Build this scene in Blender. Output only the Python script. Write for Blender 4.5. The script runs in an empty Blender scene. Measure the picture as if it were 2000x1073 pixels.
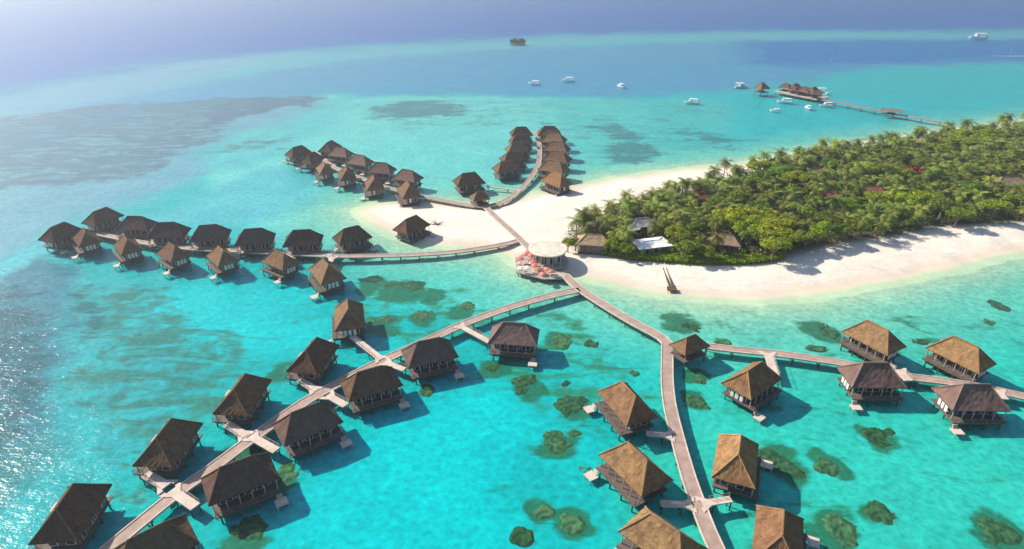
import bpy, math, random
import numpy as np
from math import sin, cos, pi, radians, degrees, atan2, hypot, sqrt
from mathutils import Vector, Matrix
random.seed(7); rng = np.random.default_rng(11)
S = bpy.context.scene
COL = S.collection
# ------------------------------------------------------------------ camera
H = 100.0; F = 1220.26; PIT = radians(27.7228)
cam = bpy.data.cameras.new('camera'); co = bpy.data.objects.new('camera', cam); COL.objects.link(co)
co.location = (0, 0, H); co.rotation_euler = (pi/2-PIT, 0, 0)
cam.sensor_width = 36; cam.lens = F/2000*36; cam.clip_start = 1; cam.clip_end = 80000
S.camera = co
def G(px, py, z=0.0):
    """where the sight line of the survey photo meets the level z (site plan coordinates, metres)"""
    u = (px-1000)/F; v = (536.5-py)/F
    dx, dy, dz = u, cos(PIT)+v*sin(PIT), -sin(PIT)+v*cos(PIT)
    t = (z-H)/dz
    return (dx*t, dy*t)
def lin(c):
    c = np.asarray(c, float)/255
    return np.where(c <= .04045, c/12.92, ((c+.055)/1.055)**2.4)
# ------------------------------------------------------------------ light, sky, view
AZ = radians(-62.5); EL = radians(36)
sd = Vector((sin(AZ)*cos(EL), cos(AZ)*cos(EL), sin(EL)))
w = bpy.data.worlds.new('World'); S.world = w; w.use_nodes = True
nt = w.node_tree; bg = nt.nodes['Background']; sk = nt.nodes.new('ShaderNodeTexSky')
sk.sky_type = 'NISHITA'; sk.sun_disc = False; sk.sun_elevation = EL; sk.sun_rotation = AZ
sk.air_density = 1.0; sk.dust_density = 0.6; sk.ozone_density = 1.5
nt.links.new(sk.outputs[0], bg.inputs[0]); bg.inputs[1].default_value = 0.1
su = bpy.data.lights.new('sun', 'SUN'); su.energy = 5.0; su.angle = radians(.6); su.color = (1, .90, .76)
so = bpy.data.objects.new('sun', su); COL.objects.link(so); so.rotation_euler = sd.to_track_quat('Z', 'Y').to_euler()
so.location = (-300, 200, 400)
S.view_settings.view_transform = 'Standard'; S.view_settings.look = 'None'
S.view_settings.exposure = 0.78; S.view_settings.gamma = 1
try:
    cy = S.cycles
    cy.max_bounces = 6; cy.diffuse_bounces = 2; cy.glossy_bounces = 2; cy.transmission_bounces = 2
    cy.volume_bounces = 0; cy.transparent_max_bounces = 8; cy.use_denoising = True
    cy.caustics_reflective = False; cy.caustics_refractive = False; cy.sample_clamp_indirect = 4
except Exception: pass
# ------------------------------------------------------------------ materials
MATS = {}
def nodes(name):
    m = bpy.data.materials.new(name); m.use_nodes = True; n = m.node_tree.nodes; l = m.node_tree.links
    return m, n, l, n['Principled BSDF']
def math_(n, l, op, a, b=None, c=None, clamp=False):
    x = n.new('ShaderNodeMath'); x.operation = op; x.use_clamp = clamp
    for i, v in enumerate((a, b, c)):
        if v is None: continue
        if isinstance(v, (int, float)): x.inputs[i].default_value = v
        else: l.new(v, x.inputs[i])
    return x.outputs[0]
def noise(n, l, scale, detail=3, rough=.55, vec=None, dist=0):
    x = n.new('ShaderNodeTexNoise'); x.inputs['Scale'].default_value = scale; x.inputs['Detail'].default_value = detail
    x.inputs['Roughness'].default_value = rough; x.inputs['Distortion'].default_value = dist
    if vec is not None: l.new(vec, x.inputs['Vector'])
    return x.outputs['Fac']
def ramp(n, l, fac, stops):
    r = n.new('ShaderNodeValToRGB'); e = r.color_ramp.elements
    while len(e) < len(stops): e.new(.5)
    for i, (p, c) in enumerate(stops):
        e[i].position = p; e[i].color = (*c, 1) if len(c) == 3 else c
    l.new(fac, r.inputs[0]); return r.outputs[0]
def mixc(n, l, fac, a, b, mode='MIX'):
    x = n.new('ShaderNodeMix'); x.data_type = 'RGBA'; x.blend_type = mode
    for s, v in ((x.inputs[0], fac), (x.inputs[6], a), (x.inputs[7], b)):
        if isinstance(v, (int, float)): s.default_value = v
        elif isinstance(v, (tuple, list)): s.default_value = (*v, 1)
        else: l.new(v, s)
    return x.outputs[2]
def bump(n, l, h, dist, bsdf, strength=1):
    b = n.new('ShaderNodeBump'); b.inputs['Distance'].default_value = dist; b.inputs['Strength'].default_value = strength
    l.new(h, b.inputs['Height']); l.new(b.outputs[0], bsdf.inputs['Normal'])
def coords(n, l, sc=(1, 1, 1), kind='Object', rot=(0, 0, 0)):
    t = n.new('ShaderNodeTexCoord'); m = n.new('ShaderNodeMapping'); m.inputs['Scale'].default_value = sc
    m.inputs['Rotation'].default_value = rot
    l.new(t.outputs[kind], m.inputs[0]); return m.outputs[0]
def simple(name, c, rough=.8, var=.25, scale=2.0, bmp=0.0, rnd=0.0, spec=.3, c2=None):
    m, n, l, b = nodes(name)
    v = coords(n, l)
    f = noise(n, l, scale, 4, vec=v)
    c2 = c2 or tuple(x*(1-var*1.6) for x in c)
    col = ramp(n, l, f, [(.3, c2), (.7, tuple(min(1, x*(1+var*.5)) for x in c))])
    if rnd:
        oi = n.new('ShaderNodeObjectInfo'); hs = n.new('ShaderNodeHueSaturation')
        l.new(math_(n, l, 'MULTIPLY_ADD', oi.outputs['Random'], rnd, 1-rnd/2), hs.inputs['Value'])
        l.new(math_(n, l, 'MULTIPLY_ADD', oi.outputs['Random'], -.04*rnd, .5+.02*rnd), hs.inputs['Hue'])
        l.new(col, hs.inputs['Color']); col = hs.outputs[0]
    l.new(col, b.inputs['Base Color']); b.inputs['Roughness'].default_value = rough
    b.inputs['Specular IOR Level'].default_value = spec
    if bmp: bump(n, l, noise(n, l, scale*5, 4, vec=v), bmp, b)
    MATS[name] = m; return m
simple('white_wall', (.72, .66, .58), .7, .15, .8)
simple('bungalow_wall', (.20, .15, .11), .8, .2, 1)
simple('villa_wall', (.17, .125, .095), .8, .25, 1.2)
simple('curtain', (.80, .77, .72), .8, .08, 2)
simple('dark_rail', (.20, .17, .145), .75, .2, 2)
simple('glass_dark', (.03, .04, .05), .15, .2, 1, spec=.6)
simple('dark_wood', (.13, .075, .045), .75, .4, 3)
simple('stilt_wood', (.12, .095, .075), .8, .35, 2)
simple('pale_post', (.42, .38, .33), .7, .2, 2)
simple('white_paint', (.82, .82, .80), .4, .08, 1)
simple('hull_white', (.85, .86, .86), .3, .05, 1, spec=.5)
simple('blue_trim', (.05, .13, .3), .4, .1, 1)
simple('canopy_red', (.60, .20, .14), .75, .25, 1.2, rnd=.6)
simple('canopy_cream', (.8, .74, .62), .75, .1, 1.2)
simple('disc_roof', (.66, .58, .49), .85, .18, .35, .01)
simple('drum_wall', (.42, .40, .36), .8, .25, .5)
simple('coral', (.085, .135, .055), .95, .75, .9, 0, rnd=.6, c2=(.015, .05, .03), spec=0)
simple('terrace', (.50, .40, .33), .8, .25, .6)
simple('red_flower', (.45, .05, .03), .8, .4, .6)
simple('islet_rock', (.16, .14, .1), .9, .3, .3)
simple('cream_cushion', (.78, .72, .64), .8, .1, 2)
simple('trunk', (.22, .17, .12), .9, .35, 2.5, .03)
def thatch(name, a, b_, rnd=.35):
    m, n, l, b = nodes(name)
    v = coords(n, l, (1, 1, .5))
    f1 = noise(n, l, .55, 5, .65, v); f2 = noise(n, l, 7, 4, .7, coords(n, l, (1, 1, .25)))
    col = ramp(n, l, f1, [(.3, a), (.72, b_)])
    col = mixc(n, l, .55, col, ramp(n, l, f2, [(.25, (.45, .42, .40)), (.75, (1.35, 1.3, 1.2))]), 'MULTIPLY')
    # horizontal thatch courses, one about every 0.6 m of height
    sp = n.new('ShaderNodeSeparateXYZ'); l.new(coords(n, l), sp.inputs[0])
    cz = math_(n, l, 'FRACT', math_(n, l, 'MULTIPLY_ADD', f1, .5, math_(n, l, 'MULTIPLY', sp.outputs[2], 1.6)))
    col = mixc(n, l, .5, col, ramp(n, l, cz, [(.0, (.72, .72, .72)), (.15, (1.03, 1.03, 1.03))]), 'MULTIPLY')
    oi = n.new('ShaderNodeObjectInfo'); hs = n.new('ShaderNodeHueSaturation')
    f3 = noise(n, l, 2.2, 5, .7, coords(n, l, (1, 1, .3)))
    col = mixc(n, l, math_(n, l, 'MULTIPLY', math_(n, l, 'SUBTRACT', f3, .52, clamp=True), 3.5, clamp=True), col, tuple(x*1.25+.03 for x in b_))
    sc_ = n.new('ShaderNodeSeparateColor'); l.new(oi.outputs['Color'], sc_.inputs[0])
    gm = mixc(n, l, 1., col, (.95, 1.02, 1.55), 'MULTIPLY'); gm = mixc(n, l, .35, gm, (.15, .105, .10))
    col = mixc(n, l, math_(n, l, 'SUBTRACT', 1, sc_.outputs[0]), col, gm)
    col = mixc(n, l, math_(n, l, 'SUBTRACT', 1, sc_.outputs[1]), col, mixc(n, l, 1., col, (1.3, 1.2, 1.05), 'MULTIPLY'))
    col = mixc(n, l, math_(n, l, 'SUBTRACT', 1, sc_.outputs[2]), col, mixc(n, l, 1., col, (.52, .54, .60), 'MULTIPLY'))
    l.new(math_(n, l, 'MULTIPLY_ADD', oi.outputs['Random'], rnd, 1-rnd/2), hs.inputs['Value'])
    l.new(math_(n, l, 'MULTIPLY_ADD', oi.outputs['Random'], .02, .488), hs.inputs['Hue'])
    l.new(col, hs.inputs['Color']); l.new(hs.outputs[0], b.inputs['Base Color'])
    b.inputs['Roughness'].default_value = 1; b.inputs['Specular IOR Level'].default_value = .03
    bump(n, l, math_(n, l, 'MULTIPLY_ADD', cz, .5, f2), .016, b)
    MATS[name] = m; return m
thatch('thatch', (.100, .062, .040), (.245, .150, .080))
thatch('thatch_ridge', (.17, .105, .06), (.30, .20, .11))
thatch('thatch_pale', (.22, .15, .10), (.36, .26, .18))
thatch('thatch_red', (.20, .075, .05), (.34, .14, .09))
def deckmat(name, a, b_):
    m, n, l, b = nodes(name)
    f = noise(n, l, .5, 5, .6, coords(n, l)); f2 = noise(n, l, 6, 3, .6, coords(n, l))
    col = ramp(n, l, f, [(.3, a), (.7, b_)])
    col = mixc(n, l, .5, col, ramp(n, l, f2, [(.3, (.7, .7, .7)), (.7, (1.2, 1.2, 1.2))]), 'MULTIPLY')
    l.new(col, b.inputs['Base Color']); b.inputs['Roughness'].default_value = .8
    MATS[name] = m
deckmat('walk_deck', (.27, .19, .155), (.42, .31, .26))
deckmat('pale_deck', (.46, .37, .31), (.62, .51, .44))
deckmat('villa_deck', (.085, .06, .05), (.15, .11, .09))
deckmat('jetty_deck', (.22, .17, .15), (.34, .27, .24))
def leafmat(name, dark, light, rnd=.6, sc=.35):
    m, n, l, b = nodes(name)
    f = noise(n, l, sc, 3, .6, coords(n, l))
    col = ramp(n, l, f, [(.32, dark), (.68, light)])
    oi = n.new('ShaderNodeObjectInfo'); hs = n.new('ShaderNodeHueSaturation')
    l.new(math_(n, l, 'MULTIPLY_ADD', oi.outputs['Random'], rnd, 1-rnd*.45), hs.inputs['Value'])
    h = math_(n, l, 'FRACT', math_(n, l, 'MULTIPLY', oi.outputs['Random'], 17.3))
    l.new(math_(n, l, 'MULTIPLY_ADD', h, .05, .472), hs.inputs['Hue'])
    l.new(col, hs.inputs['Color']); col = hs.outputs[0]
    l.new(col, b.inputs['Base Color']); b.inputs['Roughness'].default_value = .55
    b.inputs['Specular IOR Level'].default_value = .25
    tr = n.new('ShaderNodeBsdfTranslucent'); l.new(col, tr.inputs[0]); mx = n.new('ShaderNodeMixShader')
    mx.inputs[0].default_value = .28; l.new(b.outputs[0], mx.inputs[1]); l.new(tr.outputs[0], mx.inputs[2])
    l.new(mx.outputs[0], n['Material Output'].inputs[0]); MATS[name] = m
leafmat('palm_leaf', (.09, .14, .018), (.26, .31, .038), .9, .9)
leafmat('broad_leaf', (.08, .15, .012), (.22, .32, .02), .45)
leafmat('bright_leaf', (.15, .23, .008), (.36, .42, .012), .3, .6)
leafmat('under_leaf', (.06, .10, .018), (.19, .24, .03), .3, .15)
leafmat('dark_leaf', (.02, .04, .015), (.06, .085, .03), .3, .1)
# ------------------------------------------------------------------ mesh helper
class MB:
    def __init__(s): s.v = []; s.f = []; s.m = []
    def poly(s, pts, mi=0):
        i = len(s.v); s.v += [tuple(p) for p in pts]; s.f.append(tuple(range(i, i+len(pts)))); s.m.append(mi)
    def box(s, x0, x1, y0, y1, z0, z1, mi=0, M=None):
        c = [(x0, y0, z0), (x1, y0, z0), (x1, y1, z0), (x0, y1, z0), (x0, y0, z1), (x1, y0, z1), (x1, y1, z1), (x0, y1, z1)]
        if M is not None: c = [tuple(M @ Vector(p)) for p in c]
        i = len(s.v); s.v += c
        for q in ((0, 3, 2, 1), (4, 5, 6, 7), (0, 1, 5, 4), (1, 2, 6, 5), (2, 3, 7, 6), (3, 0, 4, 7)):
            s.f.append(tuple(i+k for k in q)); s.m.append(mi)
    def tube(s, p0, p1, r0, r1=None, n=8, mi=0, cap=True):
        r1 = r0 if r1 is None else r1; p0 = Vector(p0); p1 = Vector(p1); d = (p1-p0).normalized()
        a = d.cross(Vector((0, 0, 1)) if abs(d.z) < .9 else Vector((1, 0, 0))).normalized(); b = d.cross(a)
        i = len(s.v)
        for p, r in ((p0, r0), (p1, r1)):
            for k in range(n):
                t = 2*pi*k/n; s.v.append(tuple(p+a*cos(t)*r+b*sin(t)*r))
        for k in range(n):
            s.f.append((i+k, i+(k+1) % n, i+n+(k+1) % n, i+n+k)); s.m.append(mi)
        if cap:
            s.f.append(tuple(i+k for k in range(n))[::-1]); s.f.append(tuple(i+n+k for k in range(n))); s.m += [mi, mi]
    def lathe(s, prof, n=24, c=(0, 0), mi=0, closed=True):
        i = len(s.v)
        for r, z in prof:
            for k in range(n):
                t = 2*pi*k/n; s.v.append((c[0]+r*cos(t), c[1]+r*sin(t), z))
        for j in range(len(prof)-1):
            for k in range(n):
                s.f.append((i+j*n+k, i+j*n+(k+1) % n, i+(j+1)*n+(k+1) % n, i+(j+1)*n+k)); s.m.append(mi)
        if closed:
            s.f.append(tuple(i+k for k in range(n))[::-1]); j = len(prof)-1
            s.f.append(tuple(i+j*n+k for k in range(n))); s.m += [mi, mi]
    def build(s, name, mats, parent=None, loc=(0, 0, 0), rz=0, smooth=False):
        me = bpy.data.meshes.new(name); me.from_pydata(s.v, [], s.f)
        for m in ([mats] if isinstance(mats, str) else mats): me.materials.append(MATS[m])
        if any(s.m): me.polygons.foreach_set('material_index', s.m)
        if smooth: me.polygons.foreach_set('use_smooth', [True]*len(s.f))
        me.update()
        o = bpy.data.objects.new(name, me); COL.objects.link(o); o.location = loc; o.rotation_euler = (0, 0, rz)
        if parent is not None: o.parent = parent
        return o
def tag(o, label=None, cat=None, group=None, kind=None):
    for k, v in (('label', label), ('category', cat), ('group', group), ('kind', kind)):
        if v: o[k] = v
        elif k in o: del o[k]
    return o
def empty(name, loc=(0, 0, 0), rz=0):
    o = bpy.data.objects.new(name, None); COL.objects.link(o); o.location = loc; o.rotation_euler = (0, 0, rz)
    o.empty_display_size = .3; return o
def copy_tree(o, parent=None):
    c = o.copy(); COL.objects.link(c); c.parent = parent
    for ch in KIDS(o): copy_tree(ch, c)
    return c
def KIDS(o): return [x for x in ALLK.get(o.name, [])]
ALLK = {}
def index_children():
    ALLK.clear()
    for x in bpy.data.objects:
        if x.parent is not None: ALLK.setdefault(x.parent.name, []).append(x)
# ------------------------------------------------------------------ polygons & noise fields
def W(poly, z=0): return np.array([G(x, y, z) for x, y in poly])
def sdf(P, poly):
    """signed distance (negative inside) of points P (n,2) to polygon poly (m,2)"""
    n = len(P); d = np.full(n, 1e18); ins = np.zeros(n, bool); m = len(poly)
    for i in range(m):
        a = poly[i]; b = poly[(i+1) % m]; e = b-a; wv = P-a
        t = np.clip((wv@e)/max(e@e, 1e-9), 0, 1); q = wv-t[:, None]*e
        d = np.minimum(d, (q*q).sum(1))
        c = ((a[1] <= P[:, 1]) & (P[:, 1] < b[1])) | ((b[1] <= P[:, 1]) & (P[:, 1] < a[1]))
        if abs(e[1]) > 1e-9:
            x = a[0]+(P[:, 1]-a[1])/e[1]*e[0]; ins ^= (c & (P[:, 0] < x))
    d = np.sqrt(d); return np.where(ins, -d, d)
LAT = rng.random((6, 256, 256))
def vnoise(x, y, k=0):
    L = LAT[k % 6]; xi = np.floor(x).astype(np.int64); yi = np.floor(y).astype(np.int64); fx = x-xi; fy = y-yi
    fx = fx*fx*(3-2*fx); fy = fy*fy*(3-2*fy); a = xi & 255; b = yi & 255; a1 = (xi+1) & 255; b1 = (yi+1) & 255
    return (L[a, b]*(1-fx)+L[a1, b]*fx)*(1-fy)+(L[a, b1]*(1-fx)+L[a1, b1]*fx)*fy
def fbm(x, y, k=0, o=4):
    s = 0; a = .5; t = 0
    for i in range(o):
        s = s+a*vnoise(x*2**i+i*17.3, y*2**i+i*9.1, k+i); t += a; a *= .5
    return s/t
def sstep(a, b, x):
    t = np.clip((x-a)/(b-a), 0, 1); return t*t*(3-2*t)
BEACH = W([(700, 412), (735, 400), (780, 396), (820, 401), (870, 400), (945, 404), (985, 399), (1040, 383), (1100, 374), (1130, 366), (1200, 350), (1300, 336),
   (1400, 326), (1450, 321), (1500, 313), (1560, 302), (1620, 292), (1750, 274), (1850, 258), (2000, 240), (2300, 205), (2700, 260), (2700, 420), (2300, 452), (2100, 474), (2000, 491), (1920, 508), (1850, 523),
   (1740, 546), (1640, 566), (1560, 577), (1480, 583), (1400, 582), (1330, 576), (1260, 566), (1200, 552), (1150, 540), (1100, 532), (1050, 528), (1010, 512), (985, 492), (930, 483), (850, 478), (800, 468), (760, 450), (725, 432)])
GROVE = W([(1104, 470), (1125, 440), (1190, 418), (1240, 400), (1290, 385), (1350, 372), (1420, 348), (1480, 333), (1540, 316), (1640, 299), (1750, 282), (1850, 267), (2000, 249), (2300, 228), (2700, 280), (2600, 380), (2250, 415), (2000, 436),
   (1850, 446), (1750, 463), (1650, 480), (1560, 497), (1520, 508), (1460, 514), (1400, 516), (1300, 514), (1230, 510), (1160, 498), (1120, 490)], 1.2)
# sea-bed patches: (outline, colour seen, soft edge m, amount, wander m)
D = []
def L_(poly, c, soft, amt=1., warp=6): D.append((W(poly), c, soft, amt, warp))
TURQ = (0, 215, 215)
# far ocean, reef crest, pass
L_([(-3000, -75), (4500, -75), (3500, 54), (2000, 56), (1500, 58), (1100, 64), (700, 85), (300, 120), (0, 180), (-600, 300), (-3000, 500)], (50, 110, 205), 90, 1, 30)
L_([(330, 128), (480, 104), (700, 84), (1150, 62), (1500, 57), (2000, 55), (3000, 52), (3000, 66), (2000, 70), (1500, 77), (1200, 80), (950, 98), (600, 128), (420, 146)], (130, 200, 215), 45, .85, 20)
L_([(-900, 330), (0, 225), (300, 168), (620, 120), (820, 100), (1000, 90), (1250, 82), (1600, 76), (2000, 71), (3000, 68), (3200, 130), (2000, 128), (1800, 132), (1650, 145), (1550, 165), (1400, 186), (1200, 190), (900, 186), (700, 180), (600, 180), (300, 215), (0, 330), (-900, 520)], (104, 168, 212), 22, .92, 14)
L_([(1450, 76), (2000, 72), (3200, 70), (3200, 118), (2000, 116), (1750, 122), (1560, 128), (1450, 120)], (0, 130, 205), 30, .95, 14)
L_([(-900, 520), (-900, 330), (0, 185), (300, 122), (480, 104), (560, 100), (420, 140), (300, 172), (0, 245)], (150, 186, 215), 25, .9, 14)
# pale lagoon
L_([(480, 235), (560, 205), (640, 184), (800, 186), (1000, 188), (1200, 192), (1350, 196), (1400, 230), (1430, 320), (1300, 334), (1130, 362), (1000, 395), (880, 400), (760, 400), (660, 470), (560, 460), (420, 420), (400, 330)], (145, 232, 222), 10, .95, 8)
L_([(560, 200), (700, 186), (640, 240), (560, 300), (470, 330), (380, 330), (470, 240)], (95, 210, 212), 9, .7, 8)
L_([(1240, 188), (1400, 180), (1560, 172), (1640, 140), (1800, 126), (2000, 124), (3200, 126), (3200, 240), (2000, 232), (1850, 250), (1620, 282), (1440, 325), (1330, 332), (1270, 280)], (0, 205, 208), 18, .9, 10)
L_([(1060, 194), (1240, 190), (1420, 196), (1440, 250), (1420, 320), (1300, 334), (1130, 360), (1110, 280)], (95, 214, 205), 12, .75, 8)
# left: pale blue-grey reef flat and cyan channels, haze painted into their colour
L_([(-900, 500), (0, 310), (300, 215), (600, 185), (640, 192), (560, 235), (440, 270), (380, 330), (330, 360), (160, 400), (0, 500), (-900, 900)], (150, 186, 205), 12, .95, 12)
L_([(-900, 780), (0, 500), (80, 465), (330, 400), (520, 330), (640, 310), (640, 400), (520, 440), (300, 430), (80, 520), (0, 570), (-900, 1000)], (105, 208, 218), 7, .9, 8)
L_([(-900, 900), (0, 535), (90, 500), (160, 520), (140, 600), (110, 700), (100, 800), (60, 860), (0, 905), (-900, 1400)], (70, 116, 138), 5, .95, 7)
L_([(-900, 1250), (0, 880), (70, 855), (110, 870), (60, 920), (0, 985), (-900, 1500)], (70, 120, 120), 4, .85, 5)
L_([(-900, 1400), (-300, 600), (100, 510), (300, 545), (420, 620), (360, 800), (150, 960), (0, 1100)], (96, 176, 190), 12, .4, 8)
# bright sand lagoon, centre
L_([(300, 560), (560, 545), (640, 600), (640, 660), (480, 700), (330, 660), (250, 600)], (0, 218, 222), 7, .95, 4)
L_([(620, 900), (760, 800), (860, 740), (1000, 760), (1050, 850), (1000, 960), (960, 1200), (500, 1200), (560, 1000)], (0, 218, 222), 6, .95, 4)
L_([(680, 520), (860, 515), (1000, 540), (1120, 575), (1260, 660), (1290, 800), (1150, 760), (1000, 640), (880, 600), (760, 600), (700, 560)], (55, 214, 205), 8, .8, 4)
L_([(1120, 575), (1300, 600), (1700, 600), (2000, 530), (2600, 470), (2800, 1400), (1250, 1400), (1200, 900), (1290, 760), (1280, 670)], (72, 214, 194), 8, .85, 4)
# shallows
L_([(1010, 500), (1120, 520), (1260, 570), (1400, 585), (1560, 580), (1740, 548), (2000, 490), (2300, 450), (2300, 480), (2000, 528), (1850, 560), (1700, 592), (1560, 612), (1400, 618), (1250, 605), (1150, 575), (1060, 560), (980, 520)], (150, 218, 186), 5, .9, 3)
L_([(640, 400), (700, 380), (800, 385), (860, 396), (1000, 392), (1130, 358), (1300, 328), (1440, 316), (1440, 335), (1100, 400), (1000, 500), (980, 530), (880, 500), (760, 490), (700, 470), (640, 450)], (160, 222, 200), 6, .85, 4)
L_([(1440, 322), (1620, 272), (1850, 236), (2000, 220), (2300, 200), (2300, 240), (2000, 260), (1500, 350)], (120, 215, 200), 4, .85, 3)
# reef cover: (outline, coverage, colour, soft)
R = []
def R_(poly, cov, c, soft=3, warp=4): R.append((W(poly), cov, c, soft, warp))
R_([(120, 570), (180, 555), (250, 600), (300, 650), (290, 720), (320, 790), (230, 800), (160, 740), (130, 660)], .75, (62, 112, 118), 3, 4)
R_([(180, 560), (260, 590), (300, 640), (230, 640), (170, 610)], .5, (80, 120, 120), 3, 4)
R_([(300, 610), (420, 610), (480, 660), (450, 690), (370, 670), (300, 650)], .55, (70, 130, 120), 3, 4)
R_([(140, 760), (220, 720), (290, 780), (350, 830), (250, 900), (180, 850)], .45, (60, 120, 115), 3, 4)
R_([(190, 920), (270, 880), (350, 900), (400, 860), (440, 830), (400, 790), (470, 760), (500, 790), (420, 860), (330, 940), (300, 1000), (240, 1000), (180, 960)], .62, (80, 118, 92), 3, 4)
R_([(360, 780), (430, 770), (440, 830), (400, 850), (350, 830)], .5, (90, 130, 105), 3, 3)
R_([(500, 700), (570, 690), (580, 740), (520, 730)], .5, (70, 140, 110), 2.5, 3)
R_([(642, 189), (600, 203), (520, 213), (468, 226), (450, 252), (420, 282), (360, 308), (340, 334), (200, 356), (0, 368), (-700, 430), (-700, 340), (0, 222), (250, 196), (450, 188), (560, 185)], .80, (116, 128, 152), 4, 10)
R_([(470, 300), (440, 318), (300, 352), (180, 385), (0, 430), (-300, 520), (-300, 430), (0, 372), (200, 358), (350, 330)], .42, (120, 150, 165), 8, 8)
R_([(600, 186), (450, 188), (380, 215), (400, 250), (450, 240), (480, 222), (600, 204), (640, 190)], .98, (104, 116, 142), 4, 8)
R_([(380, 310), (470, 270), (600, 255), (560, 290), (470, 300)], .72, (110, 150, 150), 6, 6)
R_([(705, 205), (780, 192), (860, 192), (930, 205), (900, 225), (760, 236), (715, 226)], .95, (92, 140, 150), 7, 6)
R_([(940, 205), (1000, 195), (1150, 198), (1250, 204), (1200, 222), (1050, 222), (960, 222)], .42, (95, 165, 160), 8, 8)
R_([(1120, 245), (1200, 238), (1260, 262), (1300, 300), (1260, 325), (1180, 318), (1150, 290), (1190, 275)], .92, (84, 140, 145), 5, 5)
R_([(1280, 240), (1360, 250), (1480, 275), (1440, 295), (1330, 275)], .75, (60, 140, 150), 6, 6)
R_([(1290, 200), (1400, 200), (1440, 215), (1350, 225)], .4, (100, 150, 150), 6, 6)
R_([(1560, 98), (1700, 92), (1900, 96), (1700, 112)], .3, (20, 110, 160), 20, 12)
R_([(660, 530), (760, 525), (860, 545), (880, 575), (800, 580), (700, 560)], .6, (60, 120, 100), 3, 3)
R_([(560, 560), (620, 540), (640, 520), (720, 520), (700, 560), (640, 570)], .0, (60, 120, 100), 3, 3)
R_([(700, 610), (780, 600), (860, 600), (890, 620), (820, 640), (740, 645)], .55, (90, 135, 70), 2.5, 3)
R_([(860, 600), (910, 585), (950, 590), (920, 620), (880, 620)], .6, (90, 125, 60), 2.5, 3)
R_([(930, 690), (1000, 690), (1100, 710), (1160, 780), (1080, 790), (1000, 770), (930, 740)], .42, (60, 140, 90), 3, 4)
R_([(1060, 640), (1130, 645), (1180, 670), (1120, 690), (1060, 680)], .5, (70, 140, 70), 2.5, 3)
R_([(1280, 610), (1380, 605), (1400, 640), (1300, 650)], .4, (90, 150, 90), 3, 3)
R_([(1560, 610), (1620, 610), (1660, 660), (1640, 690), (1560, 680)], .6, (60, 110, 60), 2.5, 3)
R_([(-900, 900), (0, 560), (90, 530), (130, 620), (100, 800), (0, 900), (-900, 1400)], .75, (62, 100, 122), 5, 6)
R_([(960, 930), (1100, 990), (1160, 1060), (1000, 1080)], .4, (40, 130, 90), 3, 3)
R_([(1400, 850), (1560, 860), (1580, 920), (1560, 1000), (1480, 960)], .4, (50, 110, 70), 3, 3)
R_([(1580, 1000), (1660, 980), (1700, 1073), (1580, 1090)], .5, (50, 110, 60), 3, 3)
R_([(130, 560), (300, 560), (460, 640), (560, 700), (480, 780), (360, 860), (250, 920), (130, 900), (110, 760)], .70, (80, 140, 125), 5, 6)
R_([(300, 640), (560, 560), (700, 600), (740, 640), (600, 700), (440, 720)], .38, (70, 150, 130), 5, 6)
R_([(640, 560), (900, 540), (1120, 600), (1260, 680), (1290, 780), (1160, 900), (1020, 800), (840, 760), (900, 680), (700, 650)], .56, (70, 140, 100), 4, 6)
R_([(1290, 600), (1700, 600), (2100, 560), (2300, 900), (2000, 1200), (1450, 1200), (1400, 900), (1340, 800)], .36, (60, 130, 95), 4, 6)
R_([(640, 190), (1000, 190), (1420, 200), (1440, 300), (1120, 340), (1000, 250), (760, 260)], .48, (105, 175, 175), 8, 8)
K_ALB = .72
def sheet_axes():
    fine = np.radians(np.linspace(-50, 50, 700)); 
    side = np.radians(np.concatenate([np.linspace(50, 180, 45)[1:]])); az = np.concatenate([-side[::-1], fine, side])
    py = np.concatenate([np.linspace(1330, 900, 130), np.linspace(900, 200, 470)[1:], np.linspace(200, -60, 190)[1:], np.linspace(-60, -97, 40)[1:]])
    dep = PIT-np.arctan((536.5-py)/F); r = H/np.tan(dep); r = np.concatenate([[2, 20, 40], r[r > 42], [30000., 60000.]])
    return az, r
def polar_mesh(name, zf):
    az, r = sheet_axes(); A, RR = np.meshgrid(az, r); x = (RR*np.sin(A)).ravel(); y = (RR*np.cos(A)).ravel()
    na, nr = len(az), len(r); z = zf(x, y)
    co_ = np.stack([x, y, z], 1).astype(np.float32)
    i = (np.arange(nr-1)[:, None]*na+np.arange(na-1)[None, :]).ravel()
    q = np.stack([i, i+1, i+1+na, i+na], 1)
    me = bpy.data.meshes.new(name); me.vertices.add(len(co_)); me.vertices.foreach_set('co', co_.ravel())
    me.loops.add(q.size); me.loops.foreach_set('vertex_index', q.ravel().astype(np.int32))
    me.polygons.add(len(q)); me.polygons.foreach_set('loop_start', (np.arange(len(q))*4).astype(np.int32))
    me.update(calc_edges=True); me.validate(); me.polygons.foreach_set('use_smooth', [True]*len(me.polygons))
    o = bpy.data.objects.new(name, me); COL.objects.link(o); return o, x, y
state = {}
def bedz(x, y):
    P = np.stack([x, y], 1); wx = P.copy()
    r = np.hypot(x, y); a = np.clip(r/250, .5, 1.5)
    wx[:, 0] += (fbm(x/9, y/9, 1)-.5)*4*a; wx[:, 1] += (fbm(x/9+50, y/9, 2)-.5)*4*a
    d = sdf(wx, BEACH); state['d'] = d
    z = np.where(d < 0, .08+1.1*sstep(0, 14, -d), .08-.9*sstep(0, 26, d))
    z += (fbm(x/5, y/5, 3)-.5)*.22*sstep(3, 12, np.abs(d))
    z -= 5*sstep(150, 700, d)
    return z
bed, bx, by = polar_mesh('seabed', bedz); tag(bed, kind='structure')
P = np.stack([bx, by], 1); n_ = len(bx); d = state['d']
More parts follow.
